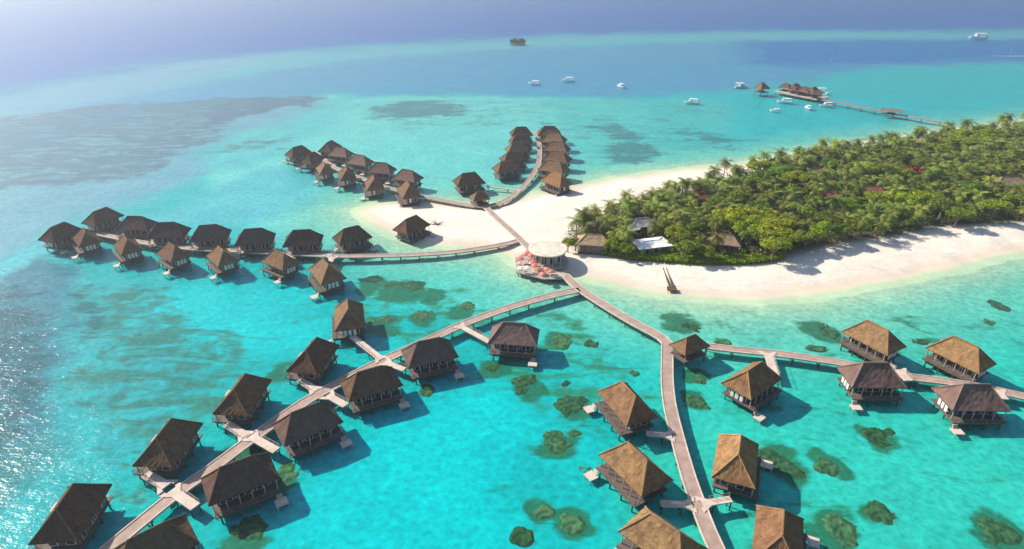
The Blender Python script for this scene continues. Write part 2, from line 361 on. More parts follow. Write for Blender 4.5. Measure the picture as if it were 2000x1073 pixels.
col = np.tile(lin((20, 200, 200)), (n_, 1))
wxn = [(fbm(bx/s+3*s, by/s, k)-.5) for s, k in ((16, 0), (16, 1))]; wxm = [(fbm(bx/60+5, by/60, k)-.5) for k in (2, 3)]
def warped(wp):
    q = P.copy(); q[:, 0] += wxn[0]*wp*2+wxm[0]*wp*2.; q[:, 1] += wxn[1]*wp*2+wxm[1]*wp*2.; return q
cache = {}
def wq(wp):
    if wp not in cache: cache[wp] = warped(wp)
    return cache[wp]
for poly, c, soft, amt, wp in D:
    s = sdf(wq(wp), poly); a = (amt*sstep(soft, -soft, s))[:, None]; col = col*(1-a)+lin(c)*a
reef = np.zeros(n_); rc = np.tile(lin((70, 120, 100)), (n_, 1))
for poly, cov, c, soft, wp in R:
    s = sdf(wq(wp), poly); soft *= 2.2; a = sstep(soft, -soft, s)*cov; k = (a > reef*.9)&(a > .02)
    rc[k] = rc[k]*.2+lin(c)*.8; reef = np.maximum(reef, a)
for hx, hy, hr in ((1705, 848, 5), (1081, 866, 5), (1361, 740, 4), (1360, 788, 5), (1118, 796, 6), (1616, 911, 4), (1714, 1004, 4), (1520, 905, 7), (1640, 1030, 7), (1950, 1040, 6), (1116, 1024, 5), (1062, 1003, 4),
                   (1024, 754, 6), (962, 718, 5), (1092, 662, 6), (912, 600, 5), (745, 627, 8), (822, 614, 6), (1345, 632, 7), (1612, 642, 8), (560, 925, 4), (492, 1035, 6), (790, 558, 10), (722, 546, 6), (850, 570, 7), (560, 715, 5), (460, 880, 6)):
    q0 = np.array(G(hx, hy)); a = 1.05*sstep(1.45, .35, np.hypot(*(wq(4)-q0).T)/hr); k = a > reef; rc[k] = lin((58, 118, 80)); reef = np.maximum(reef, a)
reef *= sstep(2, 8, d)
# dry and wet sand
dry = np.array([.745, .665, .575])/K_ALB; wet = np.array([.65, .54, .43])/K_ALB
sh0 = lin((160, 222, 196)); t = (.85*sstep(50, 8, d)*(np.abs(bx) < 5000))[:, None]; col = col*(1-t)+sh0*t
t = sstep(19, -1.0, d)[:, None]; sh = lin((205, 226, 190))
col = col*(1-t)+sh*t
t = sstep(2.2, -1.5, d)[:, None]; col = col*(1-t)+wet*t
t = sstep(-1.5, -7, d)[:, None]; col = col*(1-t)+dry*t
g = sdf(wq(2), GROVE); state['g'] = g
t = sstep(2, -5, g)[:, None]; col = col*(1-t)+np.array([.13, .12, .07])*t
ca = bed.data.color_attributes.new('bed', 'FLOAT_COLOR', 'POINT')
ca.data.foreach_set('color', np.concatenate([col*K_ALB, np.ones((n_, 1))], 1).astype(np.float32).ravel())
cb = bed.data.color_attributes.new('reef', 'FLOAT_COLOR', 'POINT')
cb.data.foreach_set('color', np.concatenate([rc*K_ALB, np.ones((n_, 1))], 1).astype(np.float32).ravel())
cc = bed.data.attributes.new('cover', 'FLOAT', 'POINT'); cc.data.foreach_set('value', reef.astype(np.float32))
cd = bed.data.attributes.new('shore', 'FLOAT', 'POINT'); cd.data.foreach_set('value', d.astype(np.float32))
m, n, l, b = nodes('sand_and_reef')
def att(nm, k='Color'):
    a = n.new('ShaderNodeAttribute'); a.attribute_name = nm; return a.outputs[k]
v = coords(n, l)
f = noise(n, l, .16, 6, .62, v, .6); f2 = noise(n, l, .9, 4, .65, v, .4)
f0 = noise(n, l, .035, 5, .6, v, 1.2)
ff = math_(n, l, 'MULTIPLY_ADD', f2, .30, math_(n, l, 'MULTIPLY_ADD', f, .45, math_(n, l, 'MULTIPLY', f0, .25)))
st_ = noise(n, l, .10, 5, .65, coords(n, l, (.45, 1.5, 1), rot=(0, 0, radians(24))), 1.0)
ff = math_(n, l, 'MULTIPLY_ADD', st_, .45, math_(n, l, 'MULTIPLY', ff, .55))
ff = math_(n, l, 'MULTIPLY_ADD', math_(n, l, 'SUBTRACT', ff, .5), 2.6, .5)
mask = math_(n, l, 'MULTIPLY', math_(n, l, 'SUBTRACT', math_(n, l, 'MULTIPLY_ADD', att('cover', 'Fac'), .62, ff), .80), 5.0, clamp=True)
mask = math_(n, l, 'MULTIPLY', mask, math_(n, l, 'MULTIPLY', att('cover', 'Fac'), 6, clamp=True))
sandv = noise(n, l, .055, 4, .6, v, .5)
vor = n.new('ShaderNodeTexVoronoi'); vor.inputs['Scale'].default_value = .55; vor.feature = 'SMOOTH_F1'
l.new(coords(n, l, (1, 1.2, 1)), vor.inputs['Vector'])
base = mixc(n, l, 1., att('bed'), ramp(n, l, sandv, [(.3, (.84, .88, .9)), (.7, (1.1, 1.08, 1.07))]), 'MULTIPLY')
under = math_(n, l, 'MULTIPLY', att('shore', 'Fac'), .1, clamp=True)
caustic = mixc(n, l, under, (1, 1, 1), ramp(n, l, vor.outputs['Distance'], [(.05, (.76, .82, .82)), (.75, (1.2, 1.15, 1.15))]))  # mesh of caustic light painted into the submerged sand colour
base = mixc(n, l, 1., base, caustic, 'MULTIPLY')
base = mixc(n, l, 1., base, mixc(n, l, under, (1, 1, 1), ramp(n, l, f2, [(.32, (.78, .83, .85)), (.68, (1.14, 1.13, 1.11))])), 'MULTIPLY')
dryf = math_(n, l, 'MULTIPLY', math_(n, l, 'SUBTRACT', -1.5, att('shore', 'Fac')), .3, clamp=True)
trk = noise(n, l, .25, 6, .7, coords(n, l, (1.0, 2.2, 1), rot=(0, 0, radians(-18))), 1.5); fine_ = noise(n, l, 2.2, 4, .7, v)
base = mixc(n, l, 1., base, mixc(n, l, dryf, (1, 1, 1), ramp(n, l, math_(n, l, 'MULTIPLY_ADD', fine_, .4, math_(n, l, 'MULTIPLY', trk, .6)), [(.40, (.86, .84, .83)), (.56, (1.04, 1.04, 1.04))])), 'MULTIPLY')
rcol = mixc(n, l, 1., att('reef'), ramp(n, l, f2, [(.3, (.6, .65, .7)), (.7, (1.35, 1.3, 1.2))]), 'MULTIPLY')
l.new(mixc(n, l, math_(n, l, 'MULTIPLY', mask, .88), base, rcol), b.inputs['Base Color'])
b.inputs['Roughness'].default_value = 1; b.inputs['Specular IOR Level'].default_value = 0
bed.data.materials.append(m)
# ------------------------------------------------------------------ water
wat, _, _ = polar_mesh('water', lambda x, y: np.zeros(len(x))); tag(wat, kind='structure')
m, n, l, b = nodes('sea_water'); n.remove(b)
geo = n.new('ShaderNodeNewGeometry')
def wmap(sc, rot):
    mp = n.new('ShaderNodeMapping'); mp.inputs['Scale'].default_value = sc; mp.inputs['Rotation'].default_value = (0, 0, rot)
    l.new(geo.outputs['Position'], mp.inputs[0]); return mp.outputs[0]
h1 = noise(n, l, .35, 3, .6, wmap((.55, 1.6, 1), radians(-28))); h2 = noise(n, l, 1.1, 3, .6, wmap((.7, 1.4, 1), radians(-55)))
h3 = noise(n, l, .07, 2, .5, wmap((.6, 1.5, 1), radians(-25)))
hh = math_(n, l, 'ADD', math_(n, l, 'MULTIPLY', h1, 1.0), math_(n, l, 'MULTIPLY', h2, .38))
hh = math_(n, l, 'MULTIPLY_ADD', h3, 2.0, hh)
bp = n.new('ShaderNodeBump'); bp.inputs['Distance'].default_value = .29; bp.inputs['Strength'].default_value = 1; l.new(hh, bp.inputs['Height'])
dt = n.new('ShaderNodeVectorMath'); dt.operation = 'DOT_PRODUCT'; l.new(bp.outputs[0], dt.inputs[0]); l.new(geo.outputs['Incoming'], dt.inputs[1])
cs_ = math_(n, l, 'ABSOLUTE', dt.outputs['Value'])
fres = math_(n, l, 'MULTIPLY_ADD', math_(n, l, 'POWER', math_(n, l, 'SUBTRACT', 1, cs_, clamp=True), 5), .97, .022, clamp=True)
fres = math_(n, l, 'MINIMUM', fres, .38)
tr = n.new('ShaderNodeBsdfTransparent'); ws = wat.data.attributes.new('shore', 'FLOAT', 'POINT'); ws.data.foreach_set('value', state['d'].astype(np.float32))
at_ = n.new('ShaderNodeAttribute'); at_.attribute_name = 'shore'
l.new(mixc(n, l, math_(n, l, 'MULTIPLY', at_.outputs['Fac'], .04, clamp=True), (.97, .99, .99), (.74, .955, .955)), tr.inputs[0])
gl = n.new('ShaderNodeBsdfGlossy'); gl.inputs['Roughness'].default_value = .22; gl.inputs['Color'].default_value = (.60, .63, .66, 1); l.new(bp.outputs[0], gl.inputs['Normal'])
mx = n.new('ShaderNodeMixShader'); l.new(fres, mx.inputs[0]); l.new(tr.outputs[0], mx.inputs[1]); l.new(gl.outputs[0], mx.inputs[2])
l.new(mx.outputs[0], n['Material Output'].inputs[0]); wat.data.materials.append(m)
# ------------------------------------------------------------------ haze
hz = MB(); hz.box(-5200, 5200, -400, 9000, -9, 106); 
m, n, l, b = nodes('haze_air'); n.remove(b); pv = n.new('ShaderNodeVolumePrincipled')
pv.inputs['Color'].default_value = (.86, .92, .99, 1); pv.inputs['Density'].default_value = .00047; pv.inputs['Anisotropy'].default_value = .72
l.new(pv.outputs[0], n['Material Output'].inputs['Volume']); MATS['haze_air'] = m
tag(hz.build('haze', 'haze_air'), kind='stuff')
# ------------------------------------------------------------------ water villas
HL, HW, HR, ZE, ZR = 6.74, 4.22, 3.035, 5.25, 9.68
ZD = 2.45
def roof_mb(hl, hw, hr, ze, zr, seed=0, th=.28, nseg=14):
    """hipped thatch roof, slightly uneven; every plane subdivided"""
    mb = MB(); r_ = random.Random(seed)
    A, B, C, D_ = [Vector(p) for p in ((-hl, -hw, ze), (hl, -hw, ze), (hl, hw, ze), (-hl, hw, ze))]
    R1, R2 = Vector((-hr, 0, zr)), Vector((hr, 0, zr))
    def plane(p, q, s, t):
        n1 = nseg; n2 = 8; nr = (q-p).cross(s-p).normalized(); i = len(mb.v)
        for j in range(n2+1):
            v_ = j/n2
            for k in range(n1+1):
                u = k/n1; x = (p.lerp(q, u)).lerp(t.lerp(s, u), v_)
                e = 0 if (k in (0, n1) or j == n2) else r_.uniform(-.05, .05)
                sag = -.14*sin(pi*v_)
                dz = r_.uniform(-.09, .05) if j == 0 and 0 < k < n1 else 0
                x = x+nr*(e+(sag if 0 < k < n1 else sag*.6)); x.z += dz; mb.v.append(tuple(x))
        for j in range(n2):
            for k in range(n1):
                a = i+j*(n1+1)+k; mb.f.append((a, a+1, a+n1+2, a+n1+1)); mb.m.append(0)
    plane(A, B, R2, R1); plane(B, C, R2, R2); plane(C, D_, R1, R2); plane(D_, A, R1, R1)
    # fascia (thatch thickness) and soffit
    lo = [Vector((p.x*.985, p.y*.985, ze-th)) for p in (A, B, C, D_)]; up = [A, B, C, D_]
    for k in range(4):
        a, b2 = up[k], up[(k+1) % 4]; c, d2 = lo[(k+1) % 4], lo[k]
        mb.poly([d2, c, b2-Vector((0, 0, .03)), a-Vector((0, 0, .03))], 0)
    mb.poly([lo[3], lo[2], lo[1], lo[0]], 0)
    return mb
def cap_mb(hl, hw, hr, ze, zr, rr=.16):
    mb = MB(); R1, R2 = (-hr, 0, zr+.03), (hr, 0, zr+.03); mb.tube(R1, R2, rr*1.5, n=6)
    for c, r in (((-hl, -hw, ze), R1), ((-hl, hw, ze), R1), ((hl, -hw, ze), R2), ((hl, hw, ze), R2)):
        mid = (Vector(c)+Vector(r))/2+Vector((0, 0, -.05)); mb.tube(c, mid, rr, n=6); mb.tube(mid, r, rr, n=6)
    return mb
def rail(mb, pts, z, h=.95, step=1.6, mi=0):
    for a, b2 in zip(pts[:-1], pts[1:]):
        a = Vector((*a, z)); b2 = Vector((*b2, z)); k = max(1, round((b2-a).length/step)); up = Vector((0, 0, h))
        for i in range(k+1):
            p = a.lerp(b2, i/k); mb.tube(p, p+up, .05, n=5, mi=mi)
        mb.tube(a+up, b2+up, .05, n=5, mi=mi); mb.tube(a+up*.5, b2+up*.5, .03, n=4, mi=mi)
def villa(sgn, lite=False, seed=1):
    """sgn -1: verandah on the -y side; +1: mirrored"""
    root = empty('water_villa')
    s = sgn
    def yb(a, b2): return (min(a*s, b2*s), max(a*s, b2*s))
    # roof with ridge caps and finials
    rf = roof_mb(HL, HW, HR, ZE, ZR, seed).build('roof', 'thatch', root); cap_mb(HL, HW, HR, ZE, ZR).build('ridge_cap', 'thatch_ridge', rf)
    # walls
    wl = MB(); y0, y1 = yb(-2.1, 3.3); wl.box(-5.2, 5.2, y0, y1, ZD, ZE-.32)
    wall = wl.build('wall', 'villa_wall', root)
    def win(x0, x1, yy, z0=ZD+.35, z1=ZE-.7, ax='y'):
        fr_ = MB(); pn = MB()
        if ax == 'y':
            o_ = .04 if yy > 0 else -.04
            ya, yb_ = sorted((yy, yy+o_)); fr_.box(x0-.12, x1+.12, ya, yb_, z0-.12, z1+.12)
            yc, yd = sorted((yy+o_, yy+o_*1.6)); pn.box(x0, x1, yc, yd, z0, z1)
            if x1-x0 > 1: pn2 = (x0+x1)/2; fr_.box(pn2-.05, pn2+.05, *sorted((yy+o_*1.6, yy+o_*2)), z0, z1)
        else:
            o_ = .04 if yy > 0 else -.04
            ya, yb_ = sorted((yy, yy+o_)); fr_.box(ya, yb_, x0-.12, x1+.12, z0-.12, z1+.12)
            yc, yd = sorted((yy+o_, yy+o_*1.6)); pn.box(yc, yd, x0, x1, z0, z1)
        wn = fr_.build('window', 'white_paint', wall); pn.build('pane', 'glass_dark', wn)
    ver = y0 if s > 0 else y1
    yv = -2.1*s*1.0; yr = 3.3*s
    if s > 0: yv, yr = y0, y1
    else: yv, yr = y1, y0
    for a, b2 in ((-4.6, -2.4), (-1.6, 1.6), (2.4, 4.6)): win(a, b2, yv, ZD+.08)
    for a, b2 in ((-4.2, -3.2), (-.6, .6), (3.2, 4.2)): win(a, b2, yr)
    for xx in (-5.2, 5.2):
        win(-1.5*s-.7, -1.5*s+.7, xx, ax='x') ; win(1.6*s-.7, 1.6*s+.7, xx, ax='x')
    # deck: slab under house + open verandah beyond the eave on the front side
    dk = MB(); ya, yc = yb(-5.2, 3.7); dk.box(-6.2, 6.2, ya, yc, ZD-.28, ZD-.002)
    deck = dk.build('deck', 'villa_deck', root)
    bm_ = MB()
    for xx in (-4.6, 0, 4.6): bm_.box(xx-.15, xx+.15, ya+.1, yc-.1, ZD-.62, ZD-.283)
    bm_.build('beam', 'dark_wood', deck)
    for yy in ((-1.9, -.6, .7) if not lite else (-1.2,)):
        cu = MB(); y2, y3 = yb(yy, yy+.85); k = 5
        for i in range(k):
            ya_, yc_ = y2+(y3-y2)*i/k, y2+(y3-y2)*(i+1)/k; cu.box(6.02+.05*(i % 2), 6.10+.05*(i % 2), ya_, yc_, ZD+.35, ZE-.45)
        cu.build('curtain', 'curtain', root)
    # eave posts on the verandah
    for xx in ((-6.0, -3.6, -1.2, 1.2, 3.6, 6.0) if not lite else (-5.8, -2, 2, 5.8)):
        ps = MB(); ps.tube((xx, -3.9*s, ZD), (xx, -3.9*s, ZE-.3), .12, n=6); ps.build('verandah_post', 'pale_post', root)
    rl = MB(); rail(rl, [(6.1, -5.1*s), (-6.1, -5.1*s), (-6.1, -3.0*s)], ZD); rl.build('railing', 'dark_rail', root)
    # swim platform at the +x verandah corner with a short stair
    sp = MB(); ya, yc = yb(-7.8, -5.7); sp.box(4.6, 7.0, ya, yc, 1.15, 1.35)
    for xx in (4.8, 6.8):
        for yy in (ya+.2, yc-.2): sp.tube((xx, yy, -2.4), (xx, yy, 1.15), .11, n=6)
    sw = sp.build('swim_platform', 'pale_deck', root)
    st = MB()
    for k in range(5):
        t0 = k/5; yy = -5.25-.12*k; q0, q1 = yb(yy, yy-.28); st.box(5.2, 6.4, q0, q1, ZD-.3-.19*k-.06, ZD-.3-.19*k)
    st.build('stair', 'pale_deck', sw)
    sk_ = MB(); ya, yc = yb(-4.6, 3.2)
    sk_.box(-5.5, 5.5, ya, yc, 1.35, ZD-.63); sk_.build('under_deck', 'dark_wood', root)
    # stilts
    xs = (-5.2, -1.8, 1.8, 5.2) if not lite else (-4.8, 0, 4.8)
    for xx in xs:
        for yy in (-4.8, -0.8, 3.2) if not lite else (-5.0, 3.2):
            q = MB(); q.tube((xx, yy*s, -3.0), (xx, yy*s, ZD-.62), .19, .17, n=8); q.build('stilt', 'stilt_wood', root)
    return root
masters = {(-1): villa(1, seed=1), (1): villa(-1, seed=2)}
# class 1 -> verandah on -y (s=+1 means y multiplied by +1 -> -5.7 side); class 2 -> mirrored
mast = {(1, 0): masters[-1], (2, 0): masters[1], (1, 1): villa(1, True, 3), (2, 1): villa(-1, True, 4)}
index_children(); used = set()
RB = 'near curved boardwalk lined with villas'
LOW = .85; LOWK = (H-7+LOW)/(H-7)      # the villas sit low: floor about 1.6 m over the water
def place_villa(key, x, y, th, sc, cls, flip, label, group, lite=0):
    mk = (cls, lite)
    if mk in used: r = copy_tree(mast[mk])
    else: r = mast[mk]; used.add(mk)
    a = radians(th+(180 if flip else 0)); s = sc if abs(sc-1) > .06 else 1.0
    r.location = (x*LOWK, y*LOWK, ZE*(1-s)*.9-LOW); r.rotation_euler = (0, 0, a); r.scale = (s, s, s)
    tag(r, label, 'villa', group); return r
N1 = 'villas along the near central boardwalk'
N2 = 'villas around the eastern boardwalk'
ORD = ['first', 'second', 'third', 'fourth', 'fifth', 'sixth', 'seventh', 'eighth', 'ninth']
V = [
 ('V1', -83.0, 83.5, 96, 1, 2, 0, 'dark roofed villa cut by the bottom edge, seaward of the diagonal boardwalk', N1, 0),
 ('V2', -73.7, 102.0, 88, .97, 2, 0, 'dark thatched villa seaward of the diagonal boardwalk, second from the bottom of the photo', N1, 0),
 ('V3', -63.9, 118.0, 86, .97, 2, 0, 'dark thatched villa seaward of the diagonal boardwalk, third from the bottom of the photo', N1, 0),
 ('V4', -51.5, 133.7, 79, .99, 2, 0, 'dark thatched villa seaward of the diagonal boardwalk, fourth from the bottom of the photo', N1, 0),
 ('V5', -46.9, 153.8, 105, .96, 1, 1, 'villa at the end of the long pale side bridge, seaward of the diagonal boardwalk', N1, 0),
 ('V21', -63.8, 75.6, 41, .97, 1, 0, 'villa cut by the bottom edge of the photo, lagoon side of the diagonal boardwalk', N1, 0),
 ('V6', -54.7, 92.2, 33, 1, 1, 0, 'villa on the lagoon side of the diagonal boardwalk with green coral by its corner', N1, 0),
 ('V7', -45.8, 108.5, 36, .97, 1, 0, 'purplish villa on the lagoon side of the diagonal boardwalk, third from the bottom', N1, 0),
 ('V8', -34.4, 122.8, 28, 1, 1, 0, 'dark brown villa on the lagoon side of the diagonal boardwalk, fourth from the bottom', N1, 0),
 ('V9', -21.6, 135.5, 22, .98, 1, 0, 'purplish villa lagoonward of the diagonal boardwalk, opposite the long pale side bridge', N1, 0),
 ('V10', .6, 143.8, 353, .98, 1, 0, 'brown villa standing apart at the end of a pale side bridge, broad slope facing us', N1, 0),
 ('V11', 26.9, 115.2, 112, 1.02, 2, 0, 'brown lit villa west of the winding boardwalk, farthest of its three neighbours', N2, 0),
 ('V12', 25.3, 95.2, 121, 1.02, 2, 0, 'brown lit villa west of the winding boardwalk, middle of three', N2, 0),
 ('V13', 27.1, 77.4, 134, 1.02, 2, 0, 'brown villa west of the winding boardwalk, cut by the bottom edge of the photo', N2, 0),
 ('V14', 46.6, 97.1, 68, 1.02, 1, 0, 'golden brown villa east of the winding boardwalk beside a dark green reef patch', N2, 0),
 ('V15', 48.0, 77.5, 67, 1.02, 1, 0, 'golden brown villa east of the winding boardwalk, cut by the bottom edge of the photo', N2, 0),
 ('V16', 59.0, 124.0, 38, .99, 2, 1, 'half lit villa on the short pale bridge below the eastern boardwalk, lone over bright water', N2, 0),
 ('V17', 98.4, 142.5, 300, .97, 1, 0, 'rusty brown villa between eastern boardwalk and beach, beside a dark weedy reef', N2, 0),
 ('V18', 117.1, 134.6, 300, 1.02, 1, 0, 'rusty brown villa north of the eastern boardwalk near the edge of the photo', N2, 0),
 ('V19', 89.1, 125.4, 359, .96, 2, 1, 'reddish grey villa south of the eastern boardwalk, above the isolated oval coral patch', N2, 0),
 ('V20', 108.2, 116.9, 359, 1.03, 2, 1, 'reddish grey villa south of the eastern boardwalk, nearest the edge of the photo', N2, 0),
]
GA = 'outer row of villas on the long western boardwalk'; GB = 'inner row of villas on the long western boardwalk'
for i, (x, y, th, sc) in enumerate([(-167.1, 211.9, 72, .93), (-160.3, 226.9, 67, .93), (-143.2, 220.0, 358, .93), (-127.8, 213.2, 6, 1), (-111.3, 210.8, 12, .96), (-93.5, 207.4, 12, .98), (-75.7, 206.3, 8, .95), (-58.7, 209.5, 35, .94)]):
    lab = ['villa at the seaward tip of the western boardwalk, farthest out of all'][0] if i == 0 else 'dark villa, far side row of the western boardwalk, %s from its tip' % ORD[i]
    if i == 7: lab = 'dark villa ending the far side row of the western boardwalk, nearest the sand spit'
    V.append(('A%d' % (i+1), x, y, th, sc, 2 if i < 2 else 1, 1 if i < 2 else 0, lab, GA, 0))
V.append(('A9', -38.2, 219.0, 52, .93, 1, 0, 'stilted villa standing alone on the tip of the sand spit', None, 0))
for i, (x, y, th, sc) in enumerate([(-155.0, 207.7, 132, .87), (-136.4, 201.1, 132, .87), (-117.4, 195.5, 140, .87), (-99.2, 192.4, 132, .87), (-78.4, 189.5, 145, .89), (-60.4, 180.9, 123, .95)]):
    lab = 'villa with sunlit brown hip, near side row of the western boardwalk, %s from its tip' % ORD[i]
    if i == 5: lab = 'villa behind a pink bridge on the near side of the western boardwalk'
    V.append(('B%d' % (i+1), x, y, th, sc, 1, 1, lab, GB, 0))
GC = 'villas of the distant western cluster'
for i, (x, y, th, sc) in enumerate([(-109.9, 314.0, 48, .9), (-99.8, 303, 70, .86), (-89.2, 287.1, 115, .85), (-76.8, 279.1, 110, .9), (-61.5, 265.8, 106, .93), (-44.8, 256.7, 111, 1)]):
    V.append(('C%d' % (i+1), x, y, th, sc, 1, 1, 'small villa, near side row of the far western cluster, %s from its sea end' % ORD[i], GC, 1))
for i, (x, y, th, sc) in enumerate([(-95.9, 322.5, 76, .93), (-87.9, 312.7, 340, .88), (-75.0, 299.3, 334, .9), (-62.1, 286.6, 346, .93), (-48.0, 275.7, 334, .93)]):
    V.append(('D%d' % (i+1), x, y, th, sc, 1, 0, 'small villa, far side row of the far western cluster, %s from its sea end' % ORD[i], GC, 1))
V.append(('E0', -19.5, 270.4, 21, 1, 1, 0, 'dark villa alone behind a small hut where the far boardwalks meet', None, 1))
GE = 'villas of the distant twin columns'
for i, (x, y, th) in enumerate([(5.2, 352.4, 10), (4.7, 336.3, 10), (2.9, 320.5, 15), (.5, 304.2, 20), (-2.7, 289.2, 25)]):
    V.append(('E%d' % (i+1), x, y, th, .93, 1, 0, 'distant villa in the west column of the twin columns, %s from the far end' % ORD[i], GE, 1))
for i, (x, y, th) in enumerate([(21.2, 352.4, 0), (23.0, 338.4, 340), (23.5, 321.5, 340), (22.6, 304.2, 335), (20.0, 288.4, 330)]):
    V.append(('F%d' % (i+1), x, y, th, .95, 1, 0, 'distant villa in the east column of the twin columns, %s from the far end' % ORD[i], GE, 1))
V.append(('F6', 20.2, 270.2, 309, 1, 1, 0, 'golden brown villa where the east twin column meets the sand', GE, 1))
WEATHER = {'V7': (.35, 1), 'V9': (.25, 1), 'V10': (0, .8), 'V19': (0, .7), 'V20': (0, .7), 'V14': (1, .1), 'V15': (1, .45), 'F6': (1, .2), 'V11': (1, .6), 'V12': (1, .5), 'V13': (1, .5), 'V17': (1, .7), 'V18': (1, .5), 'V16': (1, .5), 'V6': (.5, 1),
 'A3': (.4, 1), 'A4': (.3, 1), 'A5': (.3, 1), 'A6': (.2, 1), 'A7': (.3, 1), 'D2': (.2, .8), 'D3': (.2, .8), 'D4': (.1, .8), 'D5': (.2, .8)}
ROOF_SHADE = {'V1': .25, 'V2': .35, 'V3': .4, 'V4': .4, 'V5': .7, 'V21': .3, 'V6': .4, 'V7': .35, 'V8': .4, 'V9': .4, 'A1': 0, 'A2': 0, 'A3': 0, 'A4': 0, 'A5': 0, 'A6': 0, 'A7': 0, 'A8': 0, 'E0': .3, 'C1': .3, 'C2': .3, 'D1': .3, 'E1': .4, 'E2': .5, 'F1': .4, 'A9': .6, 'B1': .5}  # shade of slopes turned from the sun, painted as darker thatch
for a in V:
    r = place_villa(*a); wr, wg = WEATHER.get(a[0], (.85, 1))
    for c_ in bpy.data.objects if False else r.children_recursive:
        if c_.name.startswith(('roof', 'ridge')): c_.color = (wr, wg, ROOF_SHADE.get(a[0], 1), 1)
# ------------------------------------------------------------------ huts and small pavilions
def hut(loc, rz, hl, hw, hr, ze, zr, label, roofmat='thatch', wallh=None, cat='hut', name='thatched_hut', open_=True, z0=None, stilts=True, group=None):
    root = empty(name, loc, rz)
    rf = roof_mb(hl, hw, hr, ze, zr, random.randint(0, 999), .22, 10).build('roof', roofmat, root)
    cap_mb(hl, hw, hr, ze, zr, .12).build('ridge_cap', 'thatch_ridge' if roofmat.startswith('thatch') else roofmat, rf)
    zd = z0 if z0 is not None else ze-2.6
    fl = MB(); fl.box(-hl*.9, hl*.9, -hw*.9, hw*.9, zd-.25, zd); fl.build('floor', 'villa_deck', root)
    if open_:
        for sx in (-1, 1):
            for sy in (-1, 1):
                q = MB(); q.tube((sx*hl*.8, sy*hw*.8, zd), (sx*hl*.8, sy*hw*.8, ze-.2), .13, n=7); q.build('post', 'pale_post', root)
        q = MB(); q.box(-hl*.35, hl*.35, -hw*.3, hw*.3, zd, zd+.95); q.build('counter', 'dark_wood', root)
    else:
        q = MB(); q.box(-hl*.78, hl*.78, -hw*.78, hw*.78, zd, ze-.25); wl = q.build('wall', 'bungalow_wall', root)
        for sx in (-.45, .1, .5):
            for sy in (-1, 1):
                q = MB(); ya, yc = sorted((sy*hw*.78, sy*(hw*.78+.05))); q.box(sx*hl-.6, sx*hl+.6, ya, yc, zd+.5, ze-.8); q.build('window', 'glass_dark', wl)
    if stilts:
        for sx in (-1, 1):
            for sy in (-1, 1):
                q = MB(); q.tube((sx*hl*.8, sy*hw*.8, -3), (sx*hl*.8, sy*hw*.8, zd-.25), .16, n=7); q.build('stilt', 'stilt_wood', root)
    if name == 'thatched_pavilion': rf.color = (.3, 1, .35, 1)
    return tag(root, label, cat, group)
j = G(1345, 676, 5)
hut((48.1, 140.9, 0), radians(30), 4.6, 3.1, 1.6, 4.3, 7.3, 'small thatched hut at the bend where two boardwalks meet over the lagoon')
j = G(937, 383, 5)
hut((j[0], j[1], 0), radians(20), 3.9, 3.2, 1.2, 4.2, 7.0, 'small reddish brown hut beside the far boardwalk junction')
j = G(645, 497, 3.5)
